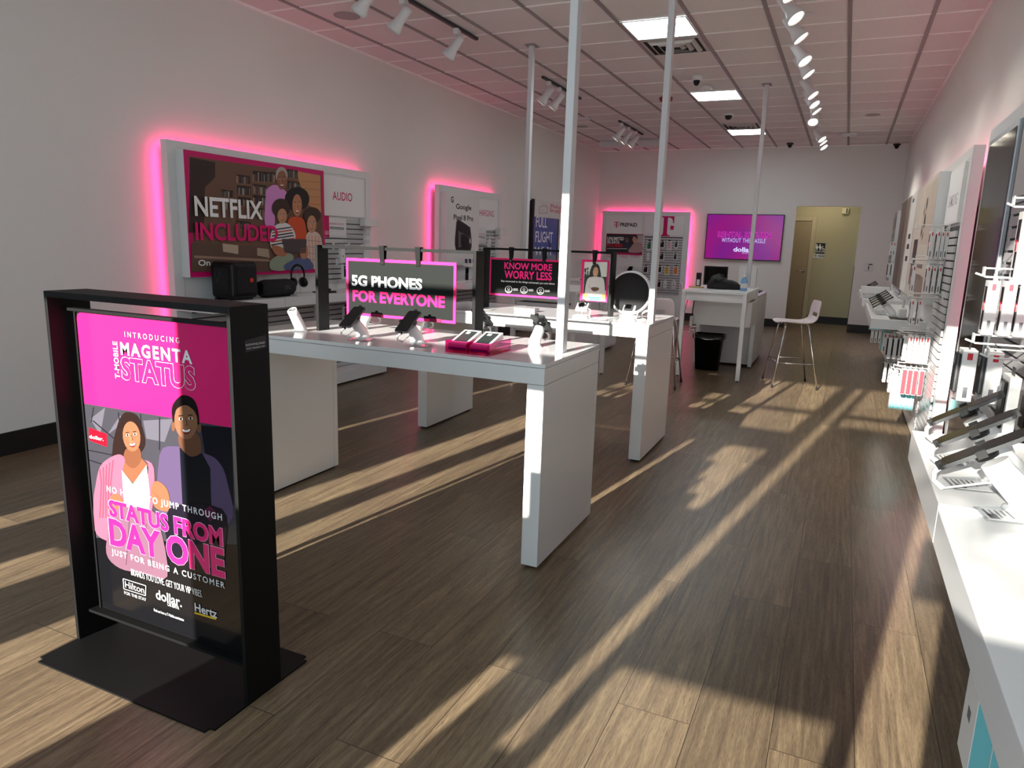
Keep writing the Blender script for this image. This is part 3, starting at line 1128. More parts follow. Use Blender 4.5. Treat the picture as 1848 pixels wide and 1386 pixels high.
phone_parts(p0)
PHONES = [(-2.255, 2.99, 0, 'black phone on a white stand, front left of the 5G sign on the front table'), (-1.925, 3.0, 0, 'black phone on a white stand below the middle of the 5G sign'),
          (-2.46, 3.37, 180, 'phone on a white stand facing backward, behind the left end of the 5G sign'), (-2.10, 3.37, 180, 'phone on a white stand facing backward, behind the middle of the 5G sign'),
          (-1.735, 3.37, 180, 'phone on a white stand facing backward, beside the right post of the 5G sign'), (-1.375, 3.33, 180, 'phone on a white stand facing backward, left of the nearest white pole')]
for i, (x, y, a_, lb) in enumerate(PHONES):
    if i == 0:
        p0.location = (x, y, .955)
        p0['label'] = lb
        p0['group'] = 'phones on the front display table'
    else:
        dup(p0, (x, y, .955), R(a_), lb, 'phones on the front display table')
t = thing('phone_stand', 'empty white tilted phone stand at the left end of the front display table', 'phone stand', (-2.665, 2.985, .955), None, False)
phone_parts(t, False)


def card_holder(name, pos, rz, label, sx=.11, sy=.09, group='clear price card holders'):
    t = thing(name, label, 'card holder', pos, group, False)
    t.rotation_euler = (0, 0, rz)
    MB().box(-sx/2, sx/2, -sy/2, sy/2, 0, .002).prism([(-sx/2, -sy/2, .002), (-sx/2, sy/2, .002), (-sx/2, sy/2, .014)], (sx, 0, 0)).build('acrylic_block', CLEAR, t)
    a_ = MB().box(-sx/2+.006, sx/2-.006, -sy/2+.006, sy/2-.02, .0022, .0028, None)
    a_.build('card', CARD, t)
    p_ = MB()
    for k in range(5):
        p_.box(-sx/2+.012, -sx/2+.012+(.03 if k % 2 else .045), -sy/2+.012+k*.011, -sy/2+.016+k*.011, .0028, .0031)
    p_.box(sx/2-.04, sx/2-.012, -sy/2+.012, -sy/2+.03, .0028, .0031)
    p_.build('print', mat('grey_ink', (96, 98, 102), .6), t)
    return t


card_holder('price_card_holder', (-2.19, 2.95, .955), .1, 'clear price card holder beside the left black phone on the front table')
card_holder('price_card_holder', (-1.845, 2.955, .955), .1, 'clear price card holder beside the middle black phone on the front table')
# magenta tray with two phone boxes
t = thing('acrylic_tray', 'clear magenta tray with divider holding two phone boxes on the front table', 'tray', (-1.535, 2.975, .955))
tx0, tx1, ty0, ty1, tz = -1.65, -1.42, 2.86, 3.09, .956
m_ = MB().box(tx0, tx1, ty0, ty1, tz, tz+.003)
for q in ((tx0, tx1, ty0, ty0+.003), (tx0, tx0+.003, ty0+.003, ty1), (tx1-.003, tx1, ty0+.003, ty1), ((tx0+tx1)/2-.0015, (tx0+tx1)/2+.0015, ty0+.003, ty1)):
    m_.box(*q, tz+.003, tz+.058)
m_.build('tray_body', PINKCLEAR, t)
for i, xx in enumerate((-1.592, -1.478)):
    t = thing('phone_box', 'white phone box in the %s half of the magenta tray' % ('left', 'right')[i], 'phone box', (xx, 2.867, tz+.012), 'phone boxes in the magenta tray', False)
    t.rotation_euler = (R(17), 0, 0)
    MB().box(-.046, .046, .004, .175, 0, .028).build('carton', CARD, t, bevel=.001)
    MB().box(-.034, .034, .04, .16, .0282, .029).build('phone_picture', mat('picture_dark', (42, 48, 48), .35), t)
    MB().box(-.018, .002, .128, .15, .0292, .0296).build('camera_picture', CARD, t)
    MB().box(-.046, .046, .0022, .0038, .0, .014).build('purple_label', mat('purple_card', (110, 30, 130), .5), t)

# ------------------------------------------------------------------ second table things
t = thing('round_speaker', 'big round black speaker with a white rim on the second display table', 'speaker', (-1.435, 5.3, .955))
TT = Matrix.Translation((-1.425, 5.2, 1.124)) @ Matrix.Rotation(R(-6), 4, 'X') @ Matrix.Rotation(R(90), 4, 'X')
MB().lathe([(.09, -.05), (.153, -.035), (.163, .0), (.161, .03), (.155, .036), (.152, .03)], 48, TT).build('rim', WHITE, t)
MB().lathe([(.152, .02), (.145, .032), (.10, .04), (.04, .043), (.002, .044)], 48, TT).build('speaker_cloth', FABRIC, t)
MB().box(-1.49, -1.36, 5.17, 5.27, .955, .962).build('foot', WHITE, t)


def watch_display(x, y, big, label):
    t = thing('watch_display', label, 'watch display', (x, y, .955), 'watch displays on the second table', False)
    MB().box(-.055, .055, -.045, .045, 0, .012).box(-.05, .05, -.05, .04, .014, .022).build('base', CARD, t, bevel=.001)
    MB().tube([(0, 0, .02), (0, .0, .06)], .005, 10).build('post', STEELG, t)
    TT = Matrix.Translation((0, 0, .078)) @ Matrix.Rotation(R(40), 4, 'X')
    MB().box(-.042, .042, -.035, .035, -.012, .008, TT).build('cushion', CARD, t, bevel=.003)
    if big:
        MB().box(-.03, .03, -.026, .03, .009, .028, TT).build('grey_pod', DGREY, t, bevel=.004)
        MB().box(-.02, .02, -.02, .022, .0283, .0288, TT).build('pod_face', SCREEN, t)
    else:
        w_ = MB().lathe([(.024, .009), (.026, .014), (.024, .02), (.018, .021)], 24, TT).build('watch_case', CHROME, t)
        MB().lathe([(.019, .0212), (.001, .0216)], 20, TT).build('dial', SCREEN, w_)
        MB().tube([TT @ Vector(q) for q in ((-.026, .0, .012), (-.03, .03, .02), (0, .048, .026), (.03, .03, .02), (.026, 0, .012))], .004, 8).build('strap', BLACK, t)
    MB().tube([(.04, .0, .07), (.062, .01, .06), (.055, .0, .02), (.07, -.02, .004)], .0035, 8).build('cable', CARD, t)


watch_display(-1.655, 4.79, False, 'watch with dark strap on a white tilted stand, left of the round speaker')
watch_display(-1.33, 4.84, True, 'square grey device on a white tilted stand in front of the round speaker')
t = thing('stylus_stand', 'white curved arm on a small base beside the second white pole', 'stand', (-1.27, 4.98, .955), None, False)
MB().lathe([(.03, 0), (.03, .006), (.01, .01)], 20).build('base', CARD, t)
MB().tube([(0, 0, .008), (-.005, .0, .04), (.02, .0, .06), (.055, -.005, .072)], [.007, .007, .007, .009], 10).build('arm', CARD, t)
o = MB().box(-2.235, -2.065, 4.9, 4.99, .956, .984).build('flat_device_box', mat('box_grey', (150, 152, 154), .4), None, bevel=.004)
tag(o, 'low flat grey box lying on the left half of the second display table', 'box')
for i, (x, y, rz) in enumerate(((-1.52, 4.76, .1), (-1.48, 4.95, -.2), (-2.45, 4.85, .05))):
    card_holder('price_card_holder', (x, y, .956), rz, ['flat clear card holder between the two watch displays on the second table', 'flat clear card holder behind the watch displays on the second table', 'flat clear card holder at the left end of the second table'][i], .13, .1)

# ------------------------------------------------------------------ wall displays: shared builders


def led_edge(side, a0, a1, z0, z1, xw, k=1.0, top=True, first=True, second=True):
    """magenta LED strips tucked in the gap behind a wall panel"""
    g = .05
    if side in ('L', 'R'):
        s = 1 if side == 'L' else -1
        x = xw + s*.055
        if top:
            area_light('led_strip', (x, (a0+a1)/2, z1-.03), (-.85*s, 0, .75), (a1-a0)*.96, .02, 1.4*k*(a1-a0), LED)
        if first:
            area_light('led_strip', (x, a0+.03, (z0+z1)/2), (-.85*s, -.8, 0), .02, (z1-z0)*.96, 1.4*k*(z1-z0), LED)
        if second:
            area_light('led_strip', (x, a1-.03, (z0+z1)/2), (-.85*s, .8, 0), .02, (z1-z0)*.96, 1.4*k*(z1-z0), LED)
    else:
        y = xw - .055
        area_light('led_strip', ((a0+a1)/2, y, z1-.03), (0, 1, .5), (a1-a0)*.96, .02, 1.4*k*(a1-a0), LED)
        area_light('led_strip', (a0+.03, y, (z0+z1)/2), (-.7, 1, 0), .02, (z1-z0)*.96, 1.4*k*(z1-z0), LED)
        area_light('led_strip', (a1-.03, y, (z0+z1)/2), (.7, 1, 0), .02, (z1-z0)*.96, 1.4*k*(z1-z0), LED)


class Side:
    """maps (a along the wall, d out from the wall, z) to the room for each wall"""

    def __init__(s, side):
        s.s = side

    def box(s, mb, a0, a1, d0, d1, z0, z1):
        if s.s == 'L':
            return mb.box(XL+d0, XL+d1, a0, a1, z0, z1)
        if s.s == 'R':
            return mb.box(XR-d1, XR-d0, a0, a1, z0, z1)
        return mb.box(a0, a1, YB-d1, YB-d0, z0, z1)

    def pt(s, a, d, z):
        if s.s == 'L':
            return (XL+d, a, z)
        if s.s == 'R':
            return (XR-d, a, z)
        return (a, YB-d, z)


def wall_unit(side, a0, a1, label, slats, headers=(), counters=(), z1=2.14, group='white illuminated wall displays', name='wall_display', hooks=(), bars=(), df=.145):
    S = Side(side)
    t = thing(name, label, 'wall display', S.pt((a0+a1)/2, .1, 0), group)
    S.box(MB(), a0, a1, .085, df, .02, z1).build('back_panel', WHITE, t, bevel=.002)
    fr_ = MB()
    for q in ((a0, a0+.09, .02, z1), (a1-.09, a1, .02, z1), (a0+.09, a1-.09, z1-.07, z1)):
        S.box(fr_, q[0], q[1], df, df+.006, q[2], q[3])
    fr_.build('border_frame', WHITE, t, bevel=.001)
    S.box(MB(), a0+.35, a1-.35, .002, .085, .02, z1-.35).build('rear_box', DGREY, t)
    for (b0, b1, s0, s1) in slats:
        S.box(MB(), b0, b1, df, df+.004, s0, s1).build('groove_backing', DARKGAP, t)
        sl = MB()
        z = s0
        pitch = .05
        while z+.04 <= s1+.001:
            S.box(sl, b0, b1, df+.004, df+.016, z, z+.039)
            z += pitch
        sl.build('slatwall', SLATG, t)
    for (b0, b1, s0, s1) in headers:
        S.box(MB(), b0, b1, df, df+.02, s0, s1).build('header_panel', CARD, t, bevel=.001)
    for (b0, b1, s0, s1, dep) in counters:
        S.box(MB(), b0+.001, b1-.001, df, df+dep, s0, s1).build('counter', WHITE, t, bevel=.002)
    for (ca, cz, ln) in hooks:
        p = [S.pt(ca, df+.016, cz), S.pt(ca, df+ln*.85, cz), S.pt(ca, df+ln, cz+.012)]
        h = MB().tube(p, .0035, 8)
        p2 = [S.pt(ca, df+.016, cz+.03), S.pt(ca, df+ln*.9, cz+.03)]
        h.tube(p2, .003, 8)
        S.box(h, ca-.015, ca+.015, df+.012, df+.02, cz-.02, cz+.045)
        S.box(h, ca-.02, ca+.02, df+ln*.88, df+ln*.9, cz+.005, cz+.035)
        h.build('hook', CARD, t)
    return t


def lightbox(side, a0, a1, d0, d1, z0, z1, label, bottom=True, name='poster_lightbox'):
    S = Side(side)
    t = thing(name, label, 'poster', S.pt((a0+a1)/2, (d0+d1)/2, z0))
    S.box(MB(), a0, a1, d0, d1, z0, z1).build('box_frame', WHITE, t, bevel=.002)
    return t


# left wall, audio display
t1 = wall_unit('L', 3.95, 6.50, 'long white wall display with the audio header on the left wall', [(5.70, 6.36, 1.0, 1.64), (4.1, 5.55, .14, .84), (5.70, 6.36, .14, .84)],
               [(5.70, 6.36, 1.665, 2.06)], [(3.95, 4.72, .862, .942, .40), (4.72, 5.55, .862, .942, .40), (5.55, 6.50, .862, .942, .40)],
               hooks=[(5.85, 1.36, .2), (5.9, 1.2, .2), (6.1, 1.36, .2)])
led_edge('L', 3.95, 6.50, .3, 2.14, XL, 1.0)
S_ = Side('L')
S_.box(MB(), 3.95, 6.48, .145, .36, .02, .13).build('plinth', WHITE, t1)
a = Art('+x', XL+.166, crop(270, 220, 4.4))
a.rect(5.71, 6.35, 1.67, 2.05, (234, 233, 232))
a.text('AUDIO', (1453, 618), (1608, 568), (196, 10, 90), .01)
a.build('header_print', t1)
a = Art('+x', XL+.17, crop(270, 220, 4.4))
a.poly([(1420, 752), (1560, 768), (1562, 922), (1425, 912)], (225, 224, 224))
a.poly([(1378, 742), (1424, 748), (1428, 920), (1385, 908)], (190, 10, 90))
a.text('$0 DOWN ON AUDIO', (1430, 818), (1546, 806), (196, 20, 90))
for k in (0, 12):
    a.line([(1430, 834+k), (1545, 842+k)], 6, (50, 50, 52))
a.build('offer_card', t1)
# acrylic tag rails on the slatwall
m_ = MB()
for z in (1.42, 1.5):
    S_.box(m_, 5.66, 6.4, .17, .2, z-.02, z+.02)
m_.build('label_rail', CLEAR, t1)
o = S_.box(MB(), 6.28, 6.52, .165, .24, 1.58, 1.66)
o = o.build('security_tag_box', CARD, None, bevel=.004)
tag(o, 'small white security box on the slats under the audio header', 'security box')

# netflix poster box
y0n, y1n = 4.02, 5.625
t = lightbox('L', y0n, y1n, .152, .24, 1.118, 2.075, 'framed movie service poster with a family photo on the left wall')
NX = XL+.241
a = Art('+x', NX, crop(270, 220, 4.4))
a.face([(y0n, 1.12), (y1n, 1.12), (y1n, 2.073), (y0n, 2.073)], (205, 6, 104))
bu0, bu1, bv0, bv1 = y0n+.045, y1n-.03, 1.16, 2.03
a.face([(bu0, bv0), (bu1, bv0), (bu1, bv1), (bu0, bv1)], (112, 82, 66))
a.poly([(320, 280), (520, 320), (520, 440), (440, 520), (430, 880), (310, 880)], (58, 42, 38))
a.poly([(1165, 390), (1355, 425), (1362, 720), (1260, 660), (1185, 470)], (196, 140, 96))
for k in range(4):
    a.line([(1200+20*k, 470+60*k), (1356, 480+60*k)], 4, (150, 100, 66))
cols = [(150, 120, 96), (96, 66, 58), (60, 52, 60), (176, 160, 136), (120, 60, 50), (84, 92, 92), (44, 36, 36), (140, 140, 128)]
for (x0, x1, yb, h) in ((690, 795, 484, 60), (818, 1000, 470, 74), (1090, 1175, 440, 60), (1095, 1190, 530, 55), (565, 662, 592, 50), (695, 800, 575, 66), (820, 925, 570, 70), (820, 925, 650, 66), (700, 800, 660, 60), (580, 665, 690, 70), (860, 930, 760, 70), (690, 800, 850, 60)):
    a.poly([(x0, yb-h-8), (x1, yb-h+6), (x1, yb+10), (x0, yb)], (50, 36, 32))
    xx = x0
    while xx < x1-6:
        bw_ = random.choice((6, 8, 10, 12))
        hh = h*random.uniform(.72, .98)
        off = (xx-x0)/(x1-x0)*10
        a.poly([(xx, yb-hh+off), (xx+bw_-2, yb-hh+off), (xx+bw_-2, yb+off), (xx, yb+off)], random.choice(cols))
        a.k -= 1
        xx += bw_
    a.k += 1
    a.line([(x0-4, yb+6), (x1+4, yb+16)], 7, (140, 96, 70))
a.poly([(330, 960), (580, 970), (940, 1000), (960, 1190), (330, 1190)], (100, 76, 66))
a.poly([(575, 965), (700, 980), (700, 1050), (580, 1030)], (190, 172, 150))
a.poly([(850, 1000), (940, 1010), (950, 1080), (850, 1060)], (176, 156, 134))
a.poly([(350, 1060), (940, 1090), (960, 1110), (350, 1080)], (160, 130, 110))
# grandmother
a.poly([(932, 530), (1000, 500), (1085, 560), (1095, 640), (1000, 660), (985, 830), (912, 810), (918, 600)], (216, 142, 208), True)
a.ell(1043, 425, 48, 68, (176, 168, 162))
a.head(1046, 462, 40, 76, (148, 96, 72))
# mother
a.ell(1166, 612, 98, 96, (30, 24, 24))
a.poly([(1095, 780), (1180, 755), (1228, 800), (1235, 950), (1120, 950)], (212, 82, 44), True)
a.head(1166, 662, 38, 88, (186, 124, 90))
# child in stripes
a.poly([(968, 850), (1050, 800), (1118, 830), (1152, 925), (1060, 1000), (958, 1000)], (222, 220, 220), True)
for k in range(6):
    a.line([(968-2*k, 858+24*k), (1120+6*k, 836+22*k)], 10, [(46, 52, 80), (190, 90, 60), (40, 40, 48)][k % 3])
a.ell(1036, 684, 72, 76, (62, 44, 36))
a.head(1046, 748, 38, 60, (196, 140, 108), 0, False)
# child in plaid
a.poly([(1236, 900), (1300, 868), (1358, 930), (1366, 1150), (1280, 1160), (1236, 1080)], (214, 190, 176), True)
for k in range(4):
    a.line([(1255+26*k, 905), (1268+26*k, 1140)], 5, (206, 130, 90))
    a.line([(1245, 940+50*k), (1360, 950+50*k)], 5, (160, 130, 140))
a.ell(1284, 742, 68, 66, (66, 46, 36))
a.head(1279, 812, 37, 70, (196, 142, 110), 0, False)
# laps, tablet and hands
a.poly([(960, 1090), (1080, 1040), (1135, 1075), (1080, 1172), (955, 1172)], (150, 162, 140), True)
a.poly([(1080, 1120), (1230, 1070), (1290, 1165), (1075, 1172)], (86, 98, 140), True)
a.poly([(960, 985), (1030, 990), (1085, 1040), (1050, 1070), (990, 1050)], (176, 112, 84), True)
a.poly([(1180, 1000), (1240, 985), (1245, 1070), (1200, 1085)], (186, 124, 94), True)
a.poly([(1042, 928), (1238, 930), (1232, 1042), (1062, 1036)], (78, 68, 70))
for k in range(3):
    a.line([(1185, 1010+18*k), (1232, 1000+18*k)], 5, (140, 88, 64))
b = a
b.text('NETFLIX', (350, 746), (884, 632), (245, 245, 245), .025)
b.text('INCLUDED', (357, 940), (1008, 824), (226, 12, 112), .025)
b.text('On', (377, 1143), (470, 1094), (240, 240, 240), .02)
a.build('picture', t)

# things on the audio counter
t = thing('party_speaker', 'large black box speaker with a small red badge on the left wall counter', 'speaker', (-4.5, 4.33, .942))
sb = MB().box(-4.59, -4.34, 4.20, 4.47, .955, 1.245).build('cabinet', BLACK, t, bevel=.035)
sb.modifiers['bevel'].segments = 4
MB().box(-4.341, -4.334, 4.235, 4.435, 1.0, 1.205).build('grille', FABRIC, t, bevel=.002)
MB().box(-4.55, -4.39, 4.196, 4.2, 1.02, 1.2).build('side_grille', FABRIC, t)
a = Art('y', 4.1955)
ln = MB().prism([(-4.54, 4.1955, 1.17), (-4.5, 4.1955, 1.06), (-4.46, 4.1955, 1.17), (-4.475, 4.1955, 1.17), (-4.5, 4.1955, 1.09), (-4.525, 4.1955, 1.17)], (0, -.002, 0))
ln.build('chevron_mark', DGREY, t)
MB().box(-4.334, -4.331, 4.37, 4.402, 1.085, 1.115).build('badge', mat('badge_red', (232, 60, 30), .4), t)
MB().box(-4.57, -4.54, 4.22, 4.45, .942, .956).box(-4.42, -4.39, 4.22, 4.45, .942, .956).build('feet', BLACK, t)
t = thing('barrel_speaker', 'black barrel shaped speaker lying on the left wall counter', 'speaker', (-4.42, 4.74, .942))
TT = Matrix.Translation((-4.42, 4.56, 1.018)) @ Matrix.Rotation(R(-90), 4, 'X')
MB().lathe([(.045, .0), (.06, .004), (.068, .03), (.074, .06), (.074, .32), (.068, .35), (.06, .376), (.045, .38)], 32, TT).build('body', FABRIC, t)
for z in (-.002, .372):
    MB().lathe([(.055, z), (.058, z+.005), (.04, z+.008)], 28, TT).build('end_cap', BLACK, t)
a = Art('+x', -4.345)
q0 = onx(495, 525, -4.345)
a.text_uv('JBL', 4.77, .995, 4.86, 1.045, (70, 70, 72), .03)
a.build('lettering', t)
MB().box(-4.46, -4.38, 4.6, 4.88, .942, .95).build('foot', BLACK, t)
t = thing('headphone_stand', 'clear headphone stand with a white foot on the left wall counter', 'stand', (-4.45, 5.06, .942))
MB().box(-4.52, -4.38, 4.97, 5.15, .942, .952).build('base', CARD, t, bevel=.002)
s2 = MB()
for yy in (5.035, 5.085):
    s2.box(-4.456, -4.444, yy-.006, yy+.006, .952, 1.19)
s2.box(-4.46, -4.44, 5.02, 5.10, 1.186, 1.196)
s2.build('upright', CLEAR, t)
t = thing('headphones', 'black headphones hanging on the clear stand on the left counter', 'headphones', (-4.45, 5.06, 1.0))
MB().tube([(-4.45, 5.06+.085*math.cos(R(an)), 1.115+.09*math.sin(R(an))) for an in range(-20, 201, 10)], [.008+.004*math.sin(R(max(0, an))) for an in range(-20, 201, 10)], 10).build('headband', BLACK, t)
for s in (-1, 1):
    TT = Matrix.Translation((-4.45, 5.06+.068*s, 1.05)) @ Matrix.Rotation(R(90+12*s), 4, 'X')
    MB().lathe([(.032, -.018), (.044, -.014), (.046, 0), (.04, .016), (.03, .018)], 24, TT).build('ear_cup', BLACK, t)
t = thing('earbud_display', 'small black earbud case on a dark plate at the right end of the left counter', 'earbuds', (-4.42, 5.35, .942))
MB().box(-4.47, -4.37, 5.27, 5.5, .942, .958).build('plate', BLACK, t, bevel=.003)
MB().box(-4.45, -4.39, 5.3, 5.36, .958, 1.02).build('case', BLACK, t, bevel=.012)
MB().box(-4.45, -4.39, 5.36, 5.45, .958, .985).build('charger', BLACK, t, bevel=.01)
t = thing('earbud_display', 'tiny black earbuds beside the barrel speaker on the left counter', 'earbuds', (-4.45, 4.95, .942))
for k, yy in enumerate((4.955, 4.985, 5.015)):
    MB().lathe([(.012, 0), (.016, .01), (.013, .026), (.004, .032)], 14, Matrix.Translation((-4.5+.02*k, yy-.02, .942))).build('earbud', BLACK, t)
o = MB().box(-4.5, -4.36, 5.12, 5.27, .943, .949).build('product_card', CARD, None)
tag(o, 'white flat card beside the headphone stand on the left counter', 'card')


# ------------------------------------------------------------------ hanging packages
def make_package(kind):
    """origin at the hanging hole, front faces local -y, w wide, h high"""
    t = thing({'case': 'phone_case_package', 'dark': 'phone_case_package', 'white': 'accessory_package', 'slim': 'screen_protector_package'}[kind], '', 'package', (0, 0, 0), None, False)
    w_, h_, d_ = {'case': (.1, .19, .025), 'dark': (.1, .19, .025), 'white': (.09, .17, .03), 'slim': (.11, .2, .022)}[kind]
    MB().box(-w_/2, w_/2, -d_, 0, -h_, -.012).build('carton', CARD, t, bevel=.001)
    MB().prism([(-.02, -d_*.5, -.014), (.02, -d_*.5, -.014), (.02, -d_*.5, .012), (-.02, -d_*.5, .012)], (0, .001, 0)).build('hang_tab', BLACK if kind in ('case', 'dark') else CARD, t)
    if kind in ('case', 'dark'):
        MB().box(-w_*.36, w_*.36, -d_-.008, -d_, -h_*.86, -h_*.14).build('phone_case', BLACK if kind == 'dark' else DGREY, t, bevel=.006)
        MB().box(-w_*.28, -w_*.02, -d_-.009, -d_-.008, -h_*.36, -h_*.2).build('camera_cutout', STEELG, t)
    elif kind == 'slim':
        MB().box(-w_*.32, w_*.32, -d_-.0005, -d_, -h_*.45, -h_*.16).build('picture', BLACK, t)
        MB().box(-w_*.12, w_*.3, -d_-.0005, -d_, -h_*.92, -h_*.58).build('picture', BLACK, t)
        MB().lathe([(.016, 0), (.016, .0008)], 16, Matrix.Translation((-.005, -d_, -h_*.5)) @ Matrix.Rotation(R(90), 4, 'X')).build('red_badge', RED, t)
    else:
        MB().box(-w_*.12, w_*.12, -d_-.0005, -d_, -h_*.6, -h_*.5).build('logo', mat('grey_ink', (96, 98, 102)), t)
    return t


PK_ = {}


def package(kind, loc, rz, label, group, color=None, scale=None, side=None):
    key = (kind, color, side)
    if key in PK_:
        return dup(PK_[key], loc, rz, label, group, scale)
    t = make_package(kind)
    if color:
        for c in t.children:
            if c.name.startswith('phone_case' if kind in ('case', 'dark') else 'carton'):
                c.data = c.data.copy()
                c.data.materials[0] = color
    if side:
        w_, h_, d_ = {'case': (.1, .19, .025), 'dark': (.1, .19, .025), 'white': (.09, .17, .03), 'slim': (.11, .2, .022)}[kind]
        # coloured narrow edge on local +x
        MB().box(w_/2, w_/2+.001, -d_*.96, -d_*.04, -h_+.002, -.014).build('coloured_edge', side, t)
        if side is CARD:
            MB().box(w_/2+.001, w_/2+.0016, -d_*.68, -d_*.32, -.045, -.022).build('edge_logo', RED, t)
            MB().box(w_/2+.001, w_/2+.0016, -d_*.65, -d_*.35, -h_+.012, -h_+.05).build('edge_text', mat('grey_ink', (96, 98, 102)), t)
    t.location = loc
    t.rotation_euler = (0, 0, rz)
    t['label'] = label
    t['group'] = group
    if scale:
        t.scale = scale
    PK_[key] = t
    return t


LG = 'packages on the audio slatwall'
package('white', (XL+.25, 5.85, 1.36), R(90), 'white cable package hanging on the audio slatwall behind the sign post', LG, scale=(.7, 1, .9))
package('dark', (XL+.25, 5.9, 1.2), R(90), 'black boxed accessory hanging low on the audio slatwall', LG, scale=(1, 1, .8))
package('dark', (XL+.25, 5.9, .78), R(90), 'black accessory package hanging under the left wall counter', LG, scale=(.8, 1, .9))
package('case', (XL+.25, 6.15, .78), R(90), 'dark accessory package hanging under the far end of the left wall counter', LG, scale=(.7, 1, .8))

# ------------------------------------------------------------------ left wall, charging display
t2 = wall_unit('L', 7.93, 9.72, 'white wall display with the charging header on the left wall', [(8.95, 9.55, 1.0, 1.6), (8.05, 9.6, .14, .84)], [(8.92, 9.58, 1.62, 2.05)],
               [(7.93, 8.62, .862, .942, .40), (8.62, 9.70, .862, .942, .40)], hooks=[(9.1, 1.5, .2), (9.35, 1.5, .2), (9.1, 1.3, .2), (9.35, 1.3, .2)])
led_edge('L', 7.93, 9.72, .3, 2.14, XL, 1.0)
a = Art('+x', XL+.166, crop(770, 320, 5.773))
a.rect(8.93, 9.57, 1.63, 2.04, (232, 230, 230))
a.text('CHARGING', (524, 396), (700, 352), (196, 10, 90), .0)
a.build('header_print', t2)
a = Art('+x', XL+.17, crop(770, 320, 5.773))
a.poly([(530, 515), (622, 530), (618, 702), (525, 690)], (224, 222, 222))
a.text('YOU ARE GOLDEN', (538, 598), (618, 585), (196, 20, 90))
for k in (612, 624):
    a.line([(538, k), (608, k+6)], 5, (60, 60, 62))
a.build('offer_card', t2)
t = lightbox('L', 7.98, 8.86, .152, .235, 1.14, 2.06, 'tall white phone poster on the left wall beside the charging header')
a = Art('+x', XL+.236, crop(770, 320, 5.773))
a.face([(7.982, 1.142), (8.858, 1.142), (8.858, 2.058), (7.982, 2.058)], (226, 222, 220))
a.text('G', (252, 262), (282, 202), (40, 38, 38), .03)
a.text('Google', (305, 345), (465, 292), (30, 28, 28), .025)
a.text('Pixel 8 Pro', (280, 442), (486, 404), (30, 28, 28), .025)
a.poly([(304, 756), (306, 500), (316, 450), (330, 442), (352, 452), (440, 512), (456, 545), (458, 762)], (38, 32, 36), True)
a.poly([(312, 745), (314, 510), (326, 462), (436, 522), (446, 560), (448, 750)], (20, 17, 20))
a.poly([(328, 555), (458, 630), (458, 690), (330, 735)], (96, 90, 92))
a.poly([(356, 610), (372, 592), (430, 618), (440, 640), (440, 735), (370, 718), (356, 690)], (14, 12, 14), True)
a.poly([(444, 640), (460, 650), (460, 690), (444, 682)], (200, 196, 192))
a.build('picture', t)
t = thing('phone_display', 'small placard with three phone pictures between two dark phones, under the tall phone poster', 'phone display', (-4.45, 8.3, .942))
MB().box(-4.56, -4.45, 8.0, 8.62, .942, .955).build('base', CARD, t)
a = Art('+x', -4.46, crop(770, 320, 5.773))
a.poly([(390, 815), (515, 838), (515, 940), (388, 925)], (222, 220, 220))
for x in (398, 438, 478):
    a.poly([(x, 848), (x+28, 852), (x+28, 896), (x, 892)], (60, 60, 80))
a.build('placard', t)
for yy in (8.0, 8.33):
    MB().box(-4.5, -4.485, yy-.035, yy+.035, .955, 1.12).build('phone', SCREEN, t, bevel=.004)
dup(p0, (-4.37, 8.57, .942), R(100), 'black phone on a white stand on the charging counter', 'phones on the left wall counters', scale=(1, 1, 1))
t = thing('headphones', 'dark headphones on a clear stand on the charging counter', 'headphones', (-4.45, 8.9, .942))
MB().box(-4.5, -4.4, 8.83, 8.97, .942, .95).build('base', CARD, t)
MB().tube([(-4.45, 8.9+.075*math.cos(R(an)), 1.08+.08*math.sin(R(an))) for an in range(-30, 211, 15)], .01, 8).build('headband', BLACK, t)
for s in (-1, 1):
    MB().lathe([(.034, -.016), (.04, 0), (.034, .016)], 18, Matrix.Translation((-4.45, 8.9+.06*s, 1.03)) @ Matrix.Rotation(R(90), 4, 'X')).build('ear_cup', BLACK, t)
MB().box(-4.455, -4.445, 8.87, 8.93, .95, 1.15).build('upright', CLEAR, t)
for k, (yy, zz) in enumerate(((9.1, 1.5), (9.35, 1.5), (9.1, 1.3), (9.35, 1.3))):
    package('white', (XL+.26, yy, zz), R(90), ['white charger package, upper left on the charging slatwall', 'white charger package, upper right on the charging slatwall', 'white charger package, lower left on the charging slatwall', 'white charger package, lower right on the charging slatwall'][k], 'packages on the charging slatwall')
o = MB().box(XL+.17, XL+.25, 9.5, 9.72, 1.56, 1.66).build('security_tag_box', CARD, None, bevel=.004)
tag(o, 'small white security box on the slats under the charging header', 'security box')

# ------------------------------------------------------------------ portrait screen with pickup card
t = thing('portrait_screen', 'tall black framed screen with a navy advert on the left wall near the rear', 'screen', (XL+.08, 11.5, .5))
MB().box(XL+.002, XL+.1, 10.97, 12.08, .45, 2.14).build('bracket', BLACK, t)
MB().box(XL+.1, XL+.14, 10.93, 12.12, .42, 2.16).build('bezel', BLACK, t, bevel=.003)
SX = XL+.1405
a = Art('+x', SX, crop(930, 340, 10.66))
a.face([(10.99, .48), (12.06, .48), (12.06, 1.88), (10.99, 1.88)], (62, 66, 118))
a.face([(10.99, .48), (12.06, .48), (12.06, 1.25), (10.99, 1.4)], (92, 98, 112))
G_ = (176, 172, 184)
for s_, bl, tr in (('FULL', (395, 745), (618, 555)), ('FLIGHT', (382, 1035), (724, 842)), ('WI-FI', (365, 1290), (690, 1130))):
    a.text(s_, bl, tr, G_, .012)
a.poly([(630, 940), (690, 1130), (640, 1150)], (28, 32, 70))
